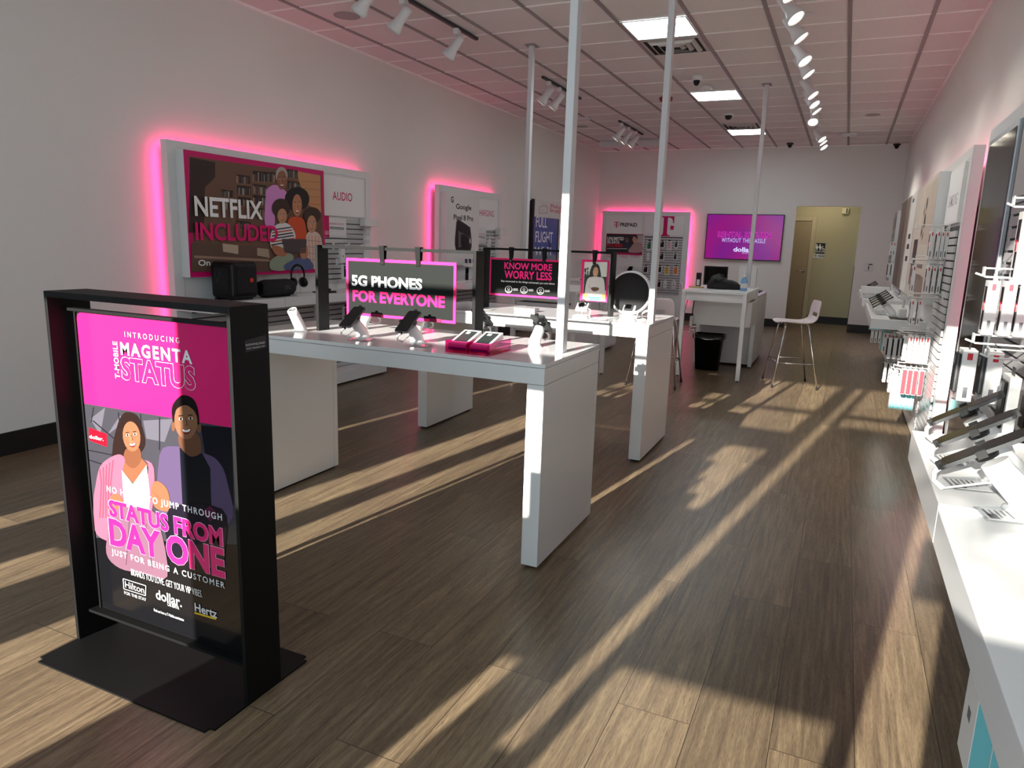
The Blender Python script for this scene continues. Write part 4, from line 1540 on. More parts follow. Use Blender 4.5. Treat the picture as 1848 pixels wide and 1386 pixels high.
a.build('screen_picture', t, print_mat('screen_print', .25, 0, .22))
t = thing('pickup_sign', 'white pickup in-store card with a shopping bag across the top of the tall screen', 'sign', (SX+.006, 11.5, 1.88))
MB().box(SX+.002, SX+.008, 10.985, 12.1, 1.885, 2.165).build('card', CARD, t)
a = Art('+x', SX+.0085, crop(930, 340, 10.66))
RD = (196, 30, 60)
a.text('Pickup', (678, 392), (905, 335), RD, .01)
a.text('In-store', (672, 458), (960, 412), RD, .01)
a.line([(465, 350), (616, 345), (610, 475), (460, 478), (465, 350)], 6, (60, 50, 52))
a.line([(510, 350), (520, 315), (550, 302), (580, 318), (588, 346)], 6, RD)
a.line([(505, 400), (560, 455)], 5, RD)
a.build('lettering', t)

# ------------------------------------------------------------------ back wall: prepaid display
t3 = wall_unit('B', -4.69, -2.89, 'white wall display with prepaid header and big magenta letter on the back wall', [(-3.78, -3.0, .5, 1.66)], [(-3.80, -2.98, 1.68, 2.08), (-4.62, -3.84, 1.66, 2.09)], z1=2.15)
led_edge('B', -4.69, -2.89, .3, 2.15, YB, 1.1)
a = Art('y', YB-.167, crop(1080, 370, 8.66))
a.rect(-4.6, -3.86, 1.68, 2.07, (232, 231, 231))
q0, q1 = a.uv((246, 350)), a.uv((322, 262))
logo_t(a, q0[0], q0[1], q1[0], q1[1], (200, 10, 90))
a.text('PREPAID', (338, 336), (607, 281), (30, 30, 32), .03)
a.build('header_print', t3)
a = Art('y', YB-.167, crop(1080, 370, 8.66))
a.rect(-3.79, -2.99, 1.69, 2.07, (232, 231, 231))
q0, q1 = a.uv((905, 484)), a.uv((1190, 176))
logo_t(a, q0[0], q0[1], q1[0], q1[1], (206, 8, 96))
a.build('logo_print', t3)
MB().box(-4.6, -3.82, YB-.55, YB-.151, .78, .86).build('shelf', WHITE, t3, bevel=.002)
t = thing('prepaid_poster', 'poster of two smiling men with unlimited data wording on the back wall', 'poster', (-4.2, YB-.2, 1.3))
a = Art('y', YB-.19, crop(1080, 370, 8.66))
k0, k1 = a.uv((118, 752)), a.uv((705, 458))
MB().box(k0[0]-.02, k1[0]+.01, YB-.189, YB-.151, k0[1]-.28, k1[1]+.01).build('board', CARD, t)
a.rect(k0[0]-.01, k1[0], k0[1]-.02, k1[1], (190, 20, 90))
a.rect(k0[0], k1[0]-.012, k0[1]+.02, k1[1]-.012, (44, 42, 46))
a.poly([(540, 470), (700, 470), (690, 640), (600, 600)], (176, 172, 172))
a.poly([(360, 690), (380, 600), (420, 575), (480, 575), (508, 620), (500, 700)], (46, 50, 62), True)
a.head(446, 540, 32, 46, (86, 62, 54))
a.poly([(470, 735), (520, 640), (565, 590), (640, 580), (690, 620), (680, 735)], (168, 140, 136), True)
a.ell(570, 510, 44, 46, (34, 28, 28))
a.head(568, 545, 36, 56, (190, 142, 116), -.2)
a.text('UNLIMITED', (138, 546), (402, 502), (240, 240, 240), .03)
a.text('5G DATA', (136, 600), (332, 556), (240, 240, 240), .03)
a.text('INCLUDED', (131, 651), (376, 608), (220, 30, 60), .03)
a.line([(135, 680), (450, 684)], 10, (200, 200, 200))
for x in (125, 318, 505):
    a.ring(x+14, 795, 14, 4, (190, 30, 90), 12)
    for k in range(3):
        a.line([(x+36, 785+16*k), (x+140, 790+16*k)], 5, (190, 110, 140))
a.build('picture', t)
dup(p0, (ony(510, 500, YB-.35).x if False else -3.98, YB-.33, .86), 0, 'black phone on a white stand on the prepaid shelf', 'phones on the back wall', scale=(1.15, 1.15, 1.15))
GREEN = mat('green_case', (10, 110, 70), .45)
PINKC = mat('pink_case', (216, 170, 180), .5)
YELC = mat('yellow_case', (205, 170, 30), .5)
ORC = mat('orange_case', (220, 120, 40), .5)
tb = crop(1080, 370, 8.66)
rows = [(555, [(795, 'case', GREEN, 'green phone case package, top row of the prepaid slatwall'), (998, 'dark', None, 'black phone case package right of the pole, top row of the prepaid slatwall'), (1108, 'case', PINKC, 'pink phone case package, top row of the prepaid slatwall'), (1218, 'case', None, 'dark grey phone case package at the right end of the prepaid top row')]),
        (745, [(778, 'white', None, 'white package left of the pole, second row of the prepaid slatwall'), (990, 'dark', None, 'black phone case package right of the pole, second prepaid row'), (1202, 'case', None, 'dark phone case package at the right end of the second prepaid row')]),
        (948, [(738, 'dark', None, 'black phone case package at the left end of the third prepaid row'), (955, 'dark', None, 'black phone case package right of the pole, third prepaid row'), (1072, 'case', YELC, 'yellow topped package, third row of the prepaid slatwall'), (1210, 'case', ORC, 'orange topped package, third row of the prepaid slatwall')]),
        (1180, [(770, 'dark', None, 'black phone case package left of the pole, lowest prepaid row'), (945, 'dark', None, 'black phone case package right of the pole, lowest prepaid row'), (1040, 'white', None, 'white package in the middle of the lowest prepaid row'), (1178, 'white', GREYW, 'pale grey package at the right end of the lowest prepaid row')])]
for y_, its in rows:
    for x_, kd, col, lb in its:
        q = ony(*tb((x_, y_)), YB-.2)
        package(kd, (q.x, YB-.165, q.z), 0, lb, 'packages on the prepaid slatwall', col)

# ------------------------------------------------------------------ television on the back wall
q0, q1 = ony(1270.5, 466.5, YB-.06), ony(1416.5, 387.5, YB-.06)
t = thing('wall_television', 'wide wall television showing a purple rental advert on the back wall', 'television', ((q0.x+q1.x)/2, YB-.04, q0.z))
MB().box(q0.x, q1.x, YB-.06, YB-.012, q0.z, q1.z).build('bezel', BLACK, t, bevel=.003)
MB().box(q0.x+.4, q1.x-.4, YB-.012, YB, q0.z+.2, q1.z-.2).build('wall_mount', DGREY, t)


def tv_mat():
    m = bpy.data.materials.new('purple_screen')
    m.use_nodes = True
    nt = m.node_tree
    b = nt.nodes['Principled BSDF']
    tc = nt.nodes.new('ShaderNodeTexCoord')
    gr = nt.nodes.new('ShaderNodeTexWave')
    gr.wave_type = 'RINGS'
    gr.rings_direction = 'SPHERICAL'
    gr.inputs['Scale'].default_value = .42
    gr.inputs['Distortion'].default_value = .6
    gr.inputs['Detail'].default_value = 0
    nt.links.new(tc.outputs['Object'], gr.inputs['Vector'])
    cr = nt.nodes.new('ShaderNodeValToRGB')
    cr.color_ramp.elements[0].color = (*lin((142, 0, 118)), 1)
    cr.color_ramp.elements[1].color = (*lin((120, 10, 128)), 1)
    nt.links.new(gr.outputs['Fac'], cr.inputs['Fac'])
    b.inputs['Base Color'].default_value = (.01, .01, .01, 1)
    b.inputs['Roughness'].default_value = .15
    nt.links.new(cr.outputs['Color'], b.inputs['Emission Color'])
    b.inputs['Emission Strength'].default_value = 1.0
    return m


MB().box(q0.x+.014, q1.x-.014, YB-.0615, YB-.06, q0.z+.014, q1.z-.014).build('screen', tv_mat(), t)
a = Art('y', YB-.0617, crop(1060, 340, 4.4))
a.text('RENTAL RETURN', (1035, 388), (1460, 351), (222, 84, 200), .045)
a.text('RENTAL RETURN', (1037, 387), (1458, 353), (136, 2, 122), .022)
a.text('WITHOUT THE HASSLE', (1066, 426), (1416, 402), (196, 190, 240), .0, sp=1.15)
a.build('lit_headline', t, print_mat('lit_print', .4, 0, .9))
a = Art('y', YB-.0617, crop(1060, 340, 4.4))
a.text('dollar.', (1158, 502), (1322, 470), (205, 200, 245), .03)
a.text('CAR RENTAL', (1225, 518), (1300, 509), (190, 180, 230))
a.build('lit_brand', t, print_mat('lit_print', .4, 0, .9))

# restroom sign, door chime, keypad
q0, q1 = ony(1467.5, 465.5, HY), ony(1490, 439, HY)
t = thing('restroom_sign', 'black restroom sign with white figures on the hall wall', 'sign', ((q0.x+q1.x)/2, HY, q0.z))
zm = ony(1478, 458, HY).z
MB().box(q0.x+.03, q1.x, HY-.008, HY, zm+.003, q1.z).build('upper_plate', BLACK, t)
MB().box(q0.x, q1.x, HY-.008, HY, q0.z, zm-.003).build('lower_plate', CARD, t, bevel=.004)
a = Art('y', HY-.0085, crop(1420, 360, 5.333))
Wt = (225, 225, 220)
for x in (290, 320):
    a.ell(x, 438, 7, 7, Wt, n=12)
    a.poly([(x-12, 448), (x+12, 448), (x+(14 if x > 300 else 10), 470), (x+5, 472), (x+5, 490), (x-5, 490), (x-5, 472), (x-(14 if x > 300 else 10), 470)], Wt)
a.ring(347, 480, 12, 4, Wt)
a.line([(344, 455), (345, 472), (358, 474), (362, 488)], 5, Wt)
a.ell(347, 462-10, 5, 5, Wt, n=10)
a.text('RESTROOM', (276, 508), (362, 498), Wt, .01)
a.ring(277, 541, 14, 4, (50, 50, 50))
a.ell(277, 541, 6, 6, (50, 50, 50), n=10)
for k in (534, 543, 551):
    a.line([(300, k), (360, k+2)], 5, (60, 60, 60))
a.build('lettering', t)
q0, q1 = ony(1519, 386, HY), ony(1532, 375.5, HY)
t = thing('door_chime', 'small pale box high on the hall wall above the right end', 'chime', ((q0.x+q1.x)/2, HY, q0.z))
MB().box(q0.x, q1.x, HY-.06, HY, q0.z, q1.z).build('case', mat('ivory_plastic', (206, 196, 160), .5), t, bevel=.006)
MB().box(q1.x-.04, q1.x-.02, HY-.064, HY-.06, q0.z+.01, q1.z-.01).build('slot', DGREY, t)
q0, q1 = ony(1558, 488, YB), ony(1577, 474.5, YB)
t = thing('alarm_keypad', 'white alarm keypad on the back wall right of the passage', 'keypad', ((q0.x+q1.x)/2, YB, q0.z))
MB().box(q0.x, q1.x, YB-.03, YB, q0.z, q1.z).build('case', CARD, t, bevel=.006)
MB().box(q0.x+.07, q1.x-.02, YB-.032, YB-.03, q1.z-.04, q1.z-.02).build('display', DGREY, t)
MB().box(q0.x+.07, q0.x+.09, YB-.032, YB-.03, q0.z+.02, q1.z-.06).build('keys', DGREY, t)


# ------------------------------------------------------------------ service desks
def service_desk(x0, x1, ya, yb, box_front, cab, label):
    """table with square legs; hanging box at the far (or near) end; optional cabinet behind"""
    t = thing('service_desk', label, 'desk', ((x0+x1)/2, (ya+yb)/2, 0), 'white standing service desks')
    DZ = 1.0
    MB().box(x0, x1, ya, yb, DZ-.03, DZ).build('tabletop', WHITE, t, bevel=.003)
    lw = .045
    ap = MB().box(x0+lw, x1-lw, ya+.02, ya+.035, DZ-.12, DZ-.03).box(x0+lw, x1-lw, yb-.035, yb-.02, DZ-.12, DZ-.03)
    ap.box(x0+.02, x0+.035, ya+lw, yb-lw, DZ-.12, DZ-.03).box(x1-.035, x1-.02, ya+lw, yb-lw, DZ-.12, DZ-.03)
    ap.build('apron', WHITE, t)
    for lx in (x0, x1-lw):
        for ly in (ya, yb-lw):
            l = MB().box(lx, lx+lw, ly, ly+lw, .012, DZ-.03).build('leg', WHITE, t, bevel=.002)
            MB().tube([(lx+lw/2, ly+lw/2, 0), (lx+lw/2, ly+lw/2, .012)], .012, 12).build('foot', BLACK, l)
    if box_front:
        b0, b1 = ya+.03, ya+.5
    else:
        b0, b1 = ya+.55, yb-.05
    MB().box(x0+.05, x1+.0, b0, b1, .56, .86).build('hanging_box', WHITE, t, bevel=.002)
    MB().box(x1+.0, x1+.004, b0+.03, b1-.02, .58, .84).build('box_door', GREYW, t)
    return t


service_desk(-1.655, -.94, 8.2, 9.34, False, None, 'white standing service desk in the centre with a black terminal and waste bin')
service_desk(-3.12, -2.41, 6.76, 7.84, True, None, 'white standing service desk at the left, behind the second display table')
t = thing('storage_cabinet', 'white storage cabinet standing behind the centre service desk', 'cabinet', (-1.3, 9.95, 0))
MB().box(-1.66, -.95, 9.37, 10.5, .03, .88).build('body', WHITE, t, bevel=.002)
MB().box(-1.67, -.94, 9.36, 10.51, .882, .9).build('worktop', WHITE, t, bevel=.002)
for ya, yb in ((9.39, 9.93), (9.95, 10.48)):
    MB().box(-.95, -.942, ya, yb, .05, .86).build('door', GREYW, t, bevel=.001)
MB().box(-1.6, -1.0, 9.362, 9.37, .05, .86).build('end_panel', GREYW, t)
for xx in (-1.63, -.98):
    for yy in (9.42, 10.45):
        MB().tube([(xx, yy, 0), (xx, yy, .03)], .018, 12).build('foot', DGREY, t)
o = MB().box(-1.25, -1.0, 10.1, 10.45, .9, .915).build('dark_tray', BLACK, None, bevel=.004)
tag(o, 'thin dark tray on the storage cabinet behind the centre desk', 'tray')
t = thing('drawer_cabinet', 'white drawer cabinet behind the left service desk', 'cabinet', (-3.2, 9.6, 0))
MB().box(-3.55, -2.95, 9.2, 10.1, .03, .96).build('body', WHITE, t, bevel=.002)
for k in range(3):
    d_ = MB().box(-2.95, -2.935, 9.22, 10.08, .06+.3*k, .34+.3*k).build('drawer', GREYW, t, bevel=.002)
    MB().box(-2.935, -2.93, 9.4, 9.9, .3+.3*k, .31+.3*k).build('pull', DGREY, d_)
MB().box(-3.56, -2.94, 9.19, 10.11, .962, .98).build('worktop', WHITE, t)
MB().box(-3.5, -3.0, 9.25, 10.05, 0, .03).build('plinth', BLACK, t)
o = MB().box(-3.3, -3.05, 9.4, 9.65, .98, 1.0).build('dark_tray', BLACK, None, bevel=.004)
tag(o, 'thin dark tray on the drawer cabinet behind the left desk', 'tray')
pole(-3.05, -3.005, 6.84, 6.90, 1.0, 'white pole rising from the left service desk')
pole(-1.085, -1.04, 9.22, 9.28, 1.0, 'white pole rising from the centre service desk')
t = thing('brochure_holder', 'upright white brochure holder around the pole on the centre desk', 'holder', (-1.05, 9.12, 1.0))
MB().box(-1.16, -1.09, 9.1, 9.11, 1.0, 1.26).box(-1.16, -1.15, 9.11, 9.2, 1.0, 1.26).build('left_panel', CARD, t)
MB().box(-1.02, -.965, 9.12, 9.13, 1.0, 1.25).box(-.975, -.965, 9.13, 9.22, 1.0, 1.25).build('right_panel', CARD, t)
MB().box(-1.16, -.965, 9.2, 9.215, 1.0, 1.02).build('foot', CARD, t)
t = thing('payment_terminal', 'black tablet terminal standing on the centre desk', 'terminal', (-1.4, 8.95, 1.0))
TT = Matrix.Translation((-1.4, 8.95, 1.0)) @ Matrix.Rotation(R(12), 4, 'Z') @ Matrix.Rotation(R(-14), 4, 'X')
MB().box(-.15, .13, -.012, .012, .03, .26, TT).build('tablet', BLACK, t, bevel=.006)
MB().prism([(-1.45, 8.9, 1.0), (-1.32, 8.9, 1.0), (-1.32, 9.08, 1.0), (-1.45, 9.08, 1.0)], (0, 0, .05)).build('foot', BLACK, t)
MB().box(-.135, .115, -.014, -.012, .05, .245, TT).build('screen', SCREEN, t)
bg = MB()
t = thing('black_bag', 'limp black bag lying in front of the terminal on the centre desk', 'bag', (-1.25, 8.72, 1.0))
vs = []
fs = []
nu, nv = 18, 9
for j in range(nv+1):
    for i in range(nu):
        an = 2*math.pi*i/nu
        ph = math.pi/2*j/nv
        r_ = math.cos(ph)**.6
        bump_ = 1+.13*math.sin(3*an+1.3)+.08*math.sin(7*an+j)
        vs.append((-1.28+.2*r_*math.cos(an)*bump_, 8.72+.11*r_*math.sin(an)*bump_, 1.0+.13*math.sin(ph)*(1-.25*math.cos(an))*(1+.12*math.sin(5*an+j*.8))))
for j in range(nv):
    for i in range(nu):
        fs.append((j*nu+i, j*nu+(i+1) % nu, (j+1)*nu+(i+1) % nu, (j+1)*nu+i))
fs.append(tuple(range(nu))[::-1])
MB().add(vs, fs, None, True).build('bag_body', mat('black_cloth', (17, 17, 19), .7, bump=.3, bscale=300), t)
MB().tube([(-1.38, 8.66, 1.1), (-1.33, 8.58, 1.09), (-1.27, 8.6, 1.115), (-1.24, 8.66, 1.12)], .008, 8).build('strap', BLACK, t)
t = thing('sanitizer_bottle', 'blue hand sanitizer pump bottle on the centre desk', 'bottle', (-1.03, 8.58, 1.0))
TB_ = Matrix.Translation((-1.03, 8.58, 1.0))
MB().lathe([(.036, 0), (.038, .01), (.038, .11), (.03, .135), (.016, .15)], 24, TB_).build('bottle', BLUELIQ, t)
MB().lathe([(.018, .15), (.018, .165), (.012, .168), (.008, .185), (.008, .2)], 16, TB_).tube([(-1.03, 8.58, 1.2), (-1.03, 8.58, 1.212), (-1.06, 8.56, 1.21)], .007, 8).build('pump', CARD, t)
MB().lathe([(.0385, .03), (.0387, .085)], 24, TB_).build('bottle_label', CARD, t)
t = thing('small_carton', 'small dark carton with a white label at the left of the terminal', 'carton', (-1.6, 8.9, 1.0))
MB().box(-1.63, -1.575, 8.88, 8.93, 1.0, 1.17).build('carton', BLACK, t, bevel=.002)
MB().box(-1.62, -1.585, 8.879, 8.88, 1.02, 1.09).build('carton_label', CARD, t)
o = MB().box(-1.66, -1.5, 8.62, 8.72, 1.0, 1.018).build('notepad', mat('buff_paper', (190, 170, 120), .6), None)
tag(o, 'flat buff notepad at the left front of the centre desk', 'notepad')
t = thing('desk_cable', 'white cable with a power brick hanging down the left leg of the centre desk', 'cable', (-1.6, 8.75, .9))
MB().tube([(-1.6, 8.72, .88), (-1.605, 8.7, .75), (-1.61, 8.7, .66)], .006, 8).build('upper_cord', BLACK, t)
MB().box(-1.63, -1.595, 8.68, 8.72, .54, .66).build('power_brick', CARD, t, bevel=.005)
MB().tube([(-1.61, 8.7, .54), (-1.63, 8.68, .46), (-1.58, 8.66, .43), (-1.57, 8.68, .5), (-1.55, 8.66, .4)], .005, 8).build('lower_cord', CARD, t)
# bin
t = thing('waste_bin', 'black plastic waste bin with a liner under the centre desk', 'bin', (-1.42, 8.92, 0))
vs = []
for (hx, hy, z) in ((.135, .1, 0), (.17, .135, .43), (.185, .148, .43), (.185, .148, .415)):
    n = 28
    for k in range(n):
        an = 2*math.pi*k/n
        c_, s_ = math.cos(an), math.sin(an)
        e_ = .35
        vs.append((-1.42+hx*math.copysign(abs(c_)**e_, c_), 8.92+hy*math.copysign(abs(s_)**e_, s_), z))
fs = [(j*28+k, j*28+(k+1) % 28, (j+1)*28+(k+1) % 28, (j+1)*28+k) for j in range(3) for k in range(28)]+[tuple(range(28))[::-1]]
MB().add(vs, fs, None, True).build('bin_body', BLACK, t)
vs = []
for (hx, hy, z) in ((.188, .151, .385), (.19, .153, .436), (.168, .132, .438), (.15, .12, .30)):
    for k in range(28):
        an = 2*math.pi*k/28
        c_, s_ = math.cos(an), math.sin(an)
        vs.append((-1.42+hx*math.copysign(abs(c_)**.35, c_), 8.92+hy*math.copysign(abs(s_)**.35, s_), z+(.012*math.sin(k*2.3) if z < .42 else 0)))
fs = [(j*28+k, j*28+(k+1) % 28, (j+1)*28+(k+1) % 28, (j+1)*28+k) for j in range(3) for k in range(28)]
MB().add(vs, fs, None, True).build('liner', mat('bin_liner', (24, 25, 26), .22), t)


# ------------------------------------------------------------------ stools
def make_stool(label):
    t = thing('bar_stool', label, 'stool', (0, 0, 0), 'white shell bar stools', False)
    prof = [(-.215, .690), (-.2, .702), (-.14, .706), (-.06, .70), (.03, .695), (.10, .697), (.15, .712), (.18, .74), (.195, .775), (.203, .81), (.212, .86), (.222, .91), (.228, .945)]
    hw = [.155, .185, .2, .205, .205, .2, .198, .195, .193, .192, .19, .182, .15]
    nx = 12
    vs = []
    fs = []
    for (y, z), h in zip(prof, hw):
        for i in range(nx+1):
            s_ = i/nx*2-1
            curve = .022*s_*s_
            bk = max(0, min(1, (z-.7)/.15))
            vs.append((h*s_, y-curve*1.1*bk, z+curve*.6*(1-bk)))
    for j in range(len(prof)-1):
        for i in range(nx):
            if j == 8 and 3 <= i <= 8:
                continue
            fs.append((j*(nx+1)+i, j*(nx+1)+i+1, (j+1)*(nx+1)+i+1, (j+1)*(nx+1)+i))
    MB().add(vs, fs, None, True).build('seat_shell', mat('pinkish_white_shell', (232, 220, 223), .35), t, solid=.011, sub=1)
    for sx in (-1, 1):
        for (yt, yb_) in ((-.13, -.235), (.10, .235)):
            pts = [(sx*.06, yt, .682), (sx*.14, yt, .682), (sx*.165, yt*1.03, .672), (sx*.178, yt*1.08, .64), (sx*.262, yb_, .012)]
            l = MB().tube(pts, .009, 12).build('leg', CHROME, t)
            MB().tube([(sx*.262, yb_, 0), (sx*.2605, yb_*.99, .025)], .0115, 10).build('foot_cap', BLACK, l)
    zt = .27
    k_ = (.64-zt)/.628
    fx = .178+(.262-.178)*k_
    yf, yr = -.14+(-.235+.14)*k_, .108+(.235-.108)*k_
    MB().tube([(-fx, yf, zt), (fx, yf, zt), ], .007, 10).tube([(fx, yf, zt), (fx, yr, zt)], .007, 10).tube([(-fx, yr, zt), (-fx, yf, zt)], .007, 10).build('footrest', CHROME, t)
    return t


st = make_stool('white shell bar stool with chrome legs standing alone right of the centre desk')
st.location = (-.43, 8.41, 0)
st.rotation_euler = (0, 0, R(-74))
dup(st, (-1.76, 7.6, 0), R(184), 'white bar stool half hidden behind the second white pole, its back to the camera')
dup(st, (-2.0, 10.9, 0), R(100), 'white bar stool behind the centre desk, near the pink glow')

# ------------------------------------------------------------------ right wall
FX = .145           # panel face at XR-.145 = .64
led_edge('R', 5.33, 8.6, .3, 2.14, XR, .75, second=False)
led_edge('R', 8.66, 11.7, .3, 2.14, XR, .6, first=False)
led_edge('R', .6, 4.75, .3, 2.14, XR, .2, first=False)
HK = []
r1 = wall_unit('R', 5.33, 8.6, 'white wall display with hanging phone accessories on the right wall, beyond the tall screen',
               [(5.47, 6.17, .14, 1.66), (6.2, 8.5, .14, .84)], [(5.47, 6.17, 1.68, 2.06)], [(6.55, 7.6, .862, .942, .40), (7.6, 8.6, .862, .942, .40)],
               hooks=[(5.85, 1.645, .24), (5.85, 1.405, .24), (5.85, 1.165, .24), (5.85, .915, .24), (5.85, .665, .24), (6.05, .58, .24), (6.05, .88, .24), (6.05, 1.43, .2), (5.65, 1.18, .22), (6.7, .80, .24), (7.05, .80, .24), (7.4, .80, .24), (6.75, .52, .2), (7.2, .52, .22)])
a = Art('-x', XR-.166)
a.rect(-6.16, -5.48, 1.69, 2.05, (226, 227, 229))
a.text_uv('SAMSUNG', -6.05, 1.80, -5.60, 1.88, (150, 150, 156), .01)
a.build('lettering', r1)
r2 = wall_unit('R', 8.66, 11.7, 'farthest white wall display on the right wall near the back',
               [(9.9, 10.9, .14, 1.66), (8.8, 11.6, .14, .84)], [], [(9.2, 10.4, .862, .942, .42), (10.4, 11.7, .862, .942, .42)],
               hooks=[(10.4, 1.62, .22), (10.4, 1.36, .22), (9.3, .8, .24), (9.6, .6, .22)])
MB().box(.2, .5, 9.45, 9.6, 1.0, 1.08).box(.2, .5, 9.45, 9.6, .943, .95).box(.46, .5, 9.45, 9.6, .95, 1.0).build('riser', WHITE, r2, bevel=.003)

t = lightbox('R', 6.2, 7.9, .152, .235, 1.1, 2.07, 'white edged phone poster on the right wall next to the brand header')
a = Art('-x', XR-.236)
a.rect(-7.898, -6.202, 1.102, 2.068, (206, 198, 186))
a.rect(-7.1, -6.25, 1.55, 2.03, (196, 184, 168))
a.rect(-7.05, -6.3, 1.12, 1.3, (140, 128, 116))
for (cy, cz, r_) in ((6.85, 1.88, .05), (6.85, 1.74, .06), (7.0, 1.66, .045), (7.0, 1.82, .03), (6.85, 1.62, .03)):
    n = 20
    a.face([(-cy+r_*math.cos(2*math.pi*k/n), cz+r_*math.sin(2*math.pi*k/n)) for k in range(n)], (40, 36, 36))
for z in (1.36, 1.27):
    a.rect(-7.0, -6.5, z, z+.04, (120, 112, 104))
a.rect(-7.6, -7.2, 1.2, 1.6, (60, 56, 54))
a.build('picture', t)
t = lightbox('R', 7.95, 8.62, .152, .235, 1.1, 2.07, 'narrow white poster panel with a small logo on the right wall')
a = Art('-x', XR-.236)
a.rect(-8.618, -7.952, 1.102, 2.068, (222, 220, 216))
a.rect(-8.5, -8.3, 1.98, 2.02, (40, 40, 42))
for z in (1.62, 1.52, 1.4):
    a.rect(-8.45, -8.15, z, z+.05, (44, 44, 46))
a.build('picture', t)
t = lightbox('R', 8.72, 10.1, .152, .235, 1.1, 2.07, 'brown picture panel with drapery folds on the right wall')
a = Art('-x', XR-.236)
a.rect(-10.098, -8.722, 1.102, 2.068, (136, 122, 112))
for k in range(24):
    yy = 8.75+k*.056
    a.rect(-yy-.03, -yy, 1.102, 2.068, random.choice([(96, 84, 78), (160, 146, 134), (120, 100, 96), (80, 70, 66)]))
a.build('picture', t)
t = lightbox('R', 10.95, 11.65, .152, .235, 1.1, 2.03, 'dark farthest picture panel on the right wall')
a = Art('-x', XR-.236)
a.rect(-11.648, -10.952, 1.102, 2.028, (110, 106, 102))
for k in range(4):
    a.rect(-11.6, -11.0, 1.15+.22*k, 1.3+.22*k, (80, 78, 76))
a.build('picture', t)

RG = 'packages on the right wall hooks'
# hook rows beyond the screen: each package hangs with its face to the aisle
NUM = ['outermost', 'second', 'third', 'fourth', 'innermost']


def hookrow(y, z, xs_, kind, edge, what, where, w_=1.0, h_=1.0, th=1.0, group=RG):
    n = len(xs_)
    for i, x in enumerate(xs_):
        pos = 'only' if n == 1 else ('outermost' if i == 0 else ('innermost' if i == n-1 else NUM[i]))
        lb = '%s, %s %s' % (what, pos, where)
        package(kind, (x, y, z), R(-90), lb, group, None, (w_, th, h_), edge)


hookrow(5.85, 1.645, (.535, .575, .60, .625), 'slim', CARD, 'white boxed screen protector', 'on the highest hook beside the brand header')
hookrow(5.85, 1.405, (.455, .545, .58, .615), 'slim', CARD, 'white boxed screen protector', 'on the second hook down of the accessory slats')
hookrow(5.85, 1.165, (.475, .52), 'slim', CARD, 'white boxed screen protector', 'on the hook just above the accessory counter', h_=.95)
hookrow(5.85, .915, (.50, .535, .57, .605), 'white', CARD, 'white charger box', 'on the hook below counter height', 1.1, 1.25)
hookrow(5.85, .665, (.49, .525, .56, .60), 'white', RED, 'red edged cable box', 'on the lowest front hook of the accessory slats', 1.0, 1.15)
hookrow(6.05, .58, (.445, .478, .51, .543, .576), 'white', TEAL, 'white box with teal edge', 'on the lowest rear hook near the floor', 1.0, 1.55)
hookrow(6.05, .88, (.48, .53), 'dark', None, 'dark phone case package', 'on the rear hook below counter height')
hookrow(9.3, .8, (.36, .39, .42, .45, .48), 'white', TEAL, 'small white box with teal edge', 'on the hook under the farthest counter', 1.0, 1.2)
hookrow(9.6, .6, (.40, .44, .48), 'white', CARD, 'small white box', 'on the low hook under the farthest counter', 1.0, 1.1)
hookrow(10.4, 1.62, (.52, .55, .58), 'white', CARD, 'white cable box', 'on the high hook of the farthest display')
hookrow(10.4, 1.36, (.52, .56), 'dark', None, 'dark cable package', 'on the second hook of the farthest display')
hookrow(6.7, .80, (.42, .46, .50, .54), 'dark', None, 'dark phone case package', 'on the first hook under the accessory counter', .9, 1.0)
hookrow(7.05, .80, (.40, .43, .46, .49, .52), 'white', CARD, 'white slim box', 'on the second hook under the accessory counter', 1.0, 1.1)
hookrow(7.4, .80, (.40, .44, .48), 'white', TEAL, 'white slim box with teal edge', 'on the third hook under the accessory counter', 1.0, 1.2)
hookrow(6.75, .52, (.46, .5, .54), 'slim', CARD, 'white boxed screen protector', 'on the low hook under the accessory counter', .9, 1.0)
hookrow(7.2, .52, (.44, .48, .52), 'dark', None, 'dark phone case package', 'on the low rear hook under the accessory counter', .9, 1.0)
# phones on the far counters
for (x, y, s_) in ((.36, 7.0, 'nearest'), (.36, 7.3, 'second'), (.36, 7.6, 'third'), (.36, 7.9, 'fourth'), (.36, 8.2, 'fifth')):
    dup(p0, (x, y, .942), R(-90), 'phone on a white stand, %s in the row on the accessory counter' % s_, 'phones on the accessory counter', scale=(1, 1, 1))
for (x, y, s_) in ((.34, 9.8, 'nearest'), (.34, 10.1, 'second'), (.34, 10.4, 'third'), (.34, 10.7, 'fourth')):
    dup(p0, (x, y, .942), R(-90), 'phone on a white stand, %s in the row on the farthest right counter' % s_, 'phones on the farthest counter', scale=(1, 1, 1))
t = thing('charger_stand', 'small white box shaped charger on a dark mat at the front of the accessory counter', 'charger', (.46, 6.72, .942))
MB().box(.38, .62, 6.6, 6.86, .942, .946).build('mat', BLACK, t)
MB().box(.44, .5, 6.68, 6.76, .946, 1.03).build('body', CARD, t, bevel=.01)
MB().tube([(.47, 6.72, 1.03), (.47, 6.72, 1.1), (.43, 6.7, 1.13)], .01, 10).build('arm', CARD, t)
card_holder('price_card_holder', (.33, 7.12, .943), R(-90), 'clear price card holder at the near end of the accessory counter', .16, .09)
card_holder('price_card_holder', (.33, 7.42, .943), R(-90), 'second clear price card holder on the accessory counter', .16, .09)

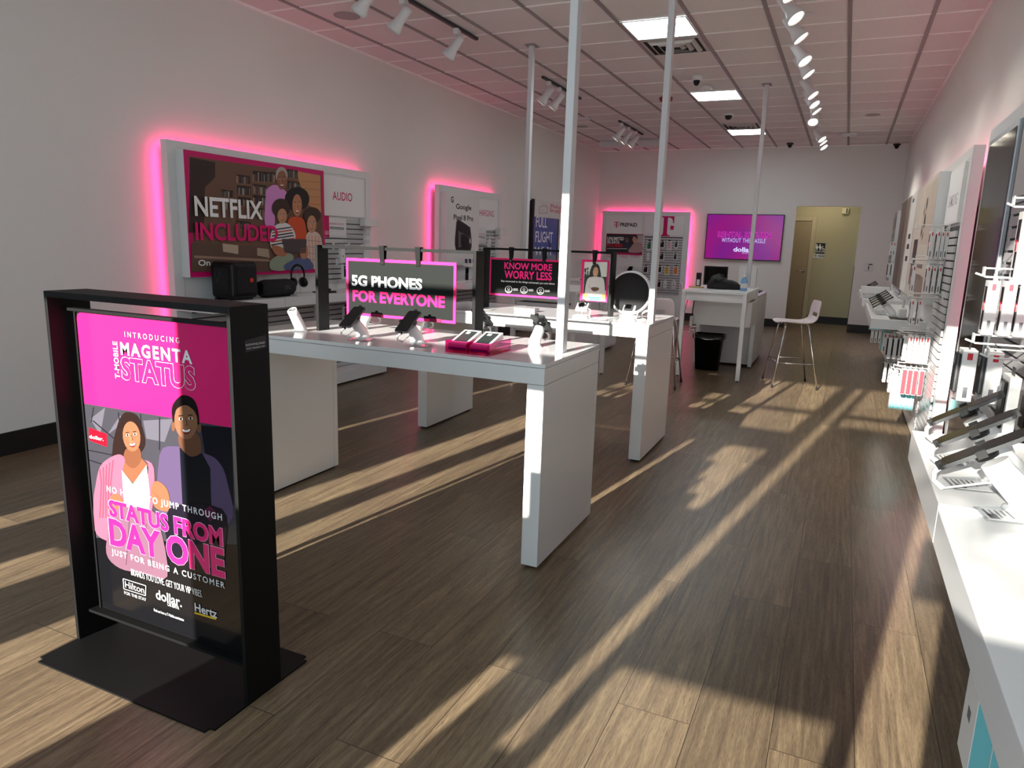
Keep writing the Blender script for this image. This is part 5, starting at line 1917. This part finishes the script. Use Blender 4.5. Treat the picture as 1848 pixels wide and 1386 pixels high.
# nearest right fixture with the tall dark screen
rn = wall_unit('R', .6, 4.75, 'nearest white wall display on the right wall, with the tall dark screen and phones',
               [(1.0, 3.78, .14, .84), (1.0, 3.78, 1.0, 1.7)], [(1.0, 3.78, 1.72, 2.06)], [(.7, 1.72, .85, .93, .40), (1.724, 2.44, .85, .942, .40)],
               hooks=[(3.0, 1.64, .16), (3.0, 1.40, .22), (3.0, 1.165, .22), (2.8, 1.14, .2), (3.1, .93, .22), (1.34, .80, .33)])
t = thing('portrait_screen', 'tall dark switched off screen in a silver frame on the right wall', 'screen', (XR-.15, 4.22, .8))
MB().box(XR-.17, XR-.152, 3.86, 4.59, .81, 2.06).build('bezel', ALU, t, bevel=.003)
MB().box(XR-.1715, XR-.17, 3.885, 4.565, .835, 2.035).build('glass', SCREEN, t)
t = thing('mirror_panel', 'glossy grey panel under the tall dark screen', 'panel', (XR-.15, 4.22, .2))
MB().box(XR-.16, XR-.152, 3.86, 4.59, .15, .8).build('panel', mat('glossy_grey', (120, 122, 126), .08, metal=.5), t)
NG = 'packages on the nearest right display'
hookrow(3.0, 1.64, (.56, .60), 'slim', CARD, 'white boxed case', 'on the highest hook right of the tall screen', .7, 1.3, 1.5, NG)
hookrow(3.0, 1.40, (.495, .545, .59), 'slim', CARD, 'white boxed case', 'on the middle hook right of the tall screen', .6, 1.0, 1.6, NG)
hookrow(2.9, 1.165, (.445, .52), 'case', CARD, 'pale boxed phone case', 'on the lower hook right of the tall screen', .9, 1.0, 1.8, NG)
MB().box(.622, .626, 2.72, 3.1, 1.2, 1.3).box(.622, .626, 2.72, 2.95, 1.0, 1.1).build('magenta_card', MAGENTA, rn)
hookrow(2.66, 1.12, (.53, .595), 'dark', None, 'black phone case package', 'on the lower hook near the right picture edge', 1.1, 1.1, 1.2, NG)
hookrow(1.35, .80, (.312, .342, .372, .402, .432), 'white', TEAL, 'large white box with teal edge', 'on the hook under the nearest counter', 1.1, 1.22, 1.0, NG)
for (x, y, lb) in ((.37, 2.23, 'farthest'), (.36, 1.98, 'middle'), (.345, 1.77, 'nearest')):
    dup(p0, (x, y, .942), R(-98), 'black phone on a white stand, %s of three on the nearest right counter' % lb, 'phones on the nearest right counter', scale=(1.08, 1.08, 1.08))
card_holder('price_card_holder', (.31, 2.12, .943), R(-80), 'clear price card holder under the farthest phone on the nearest right counter', .09, .07)
card_holder('price_card_holder', (.325, 1.9, .943), R(-80), 'clear price card holder beside the middle phone on the nearest right counter', .09, .1)
card_holder('price_card_holder', (.36, 1.70, .943), R(-80), 'clear price card holder beside the nearest phone on the nearest right counter', .08, .1)
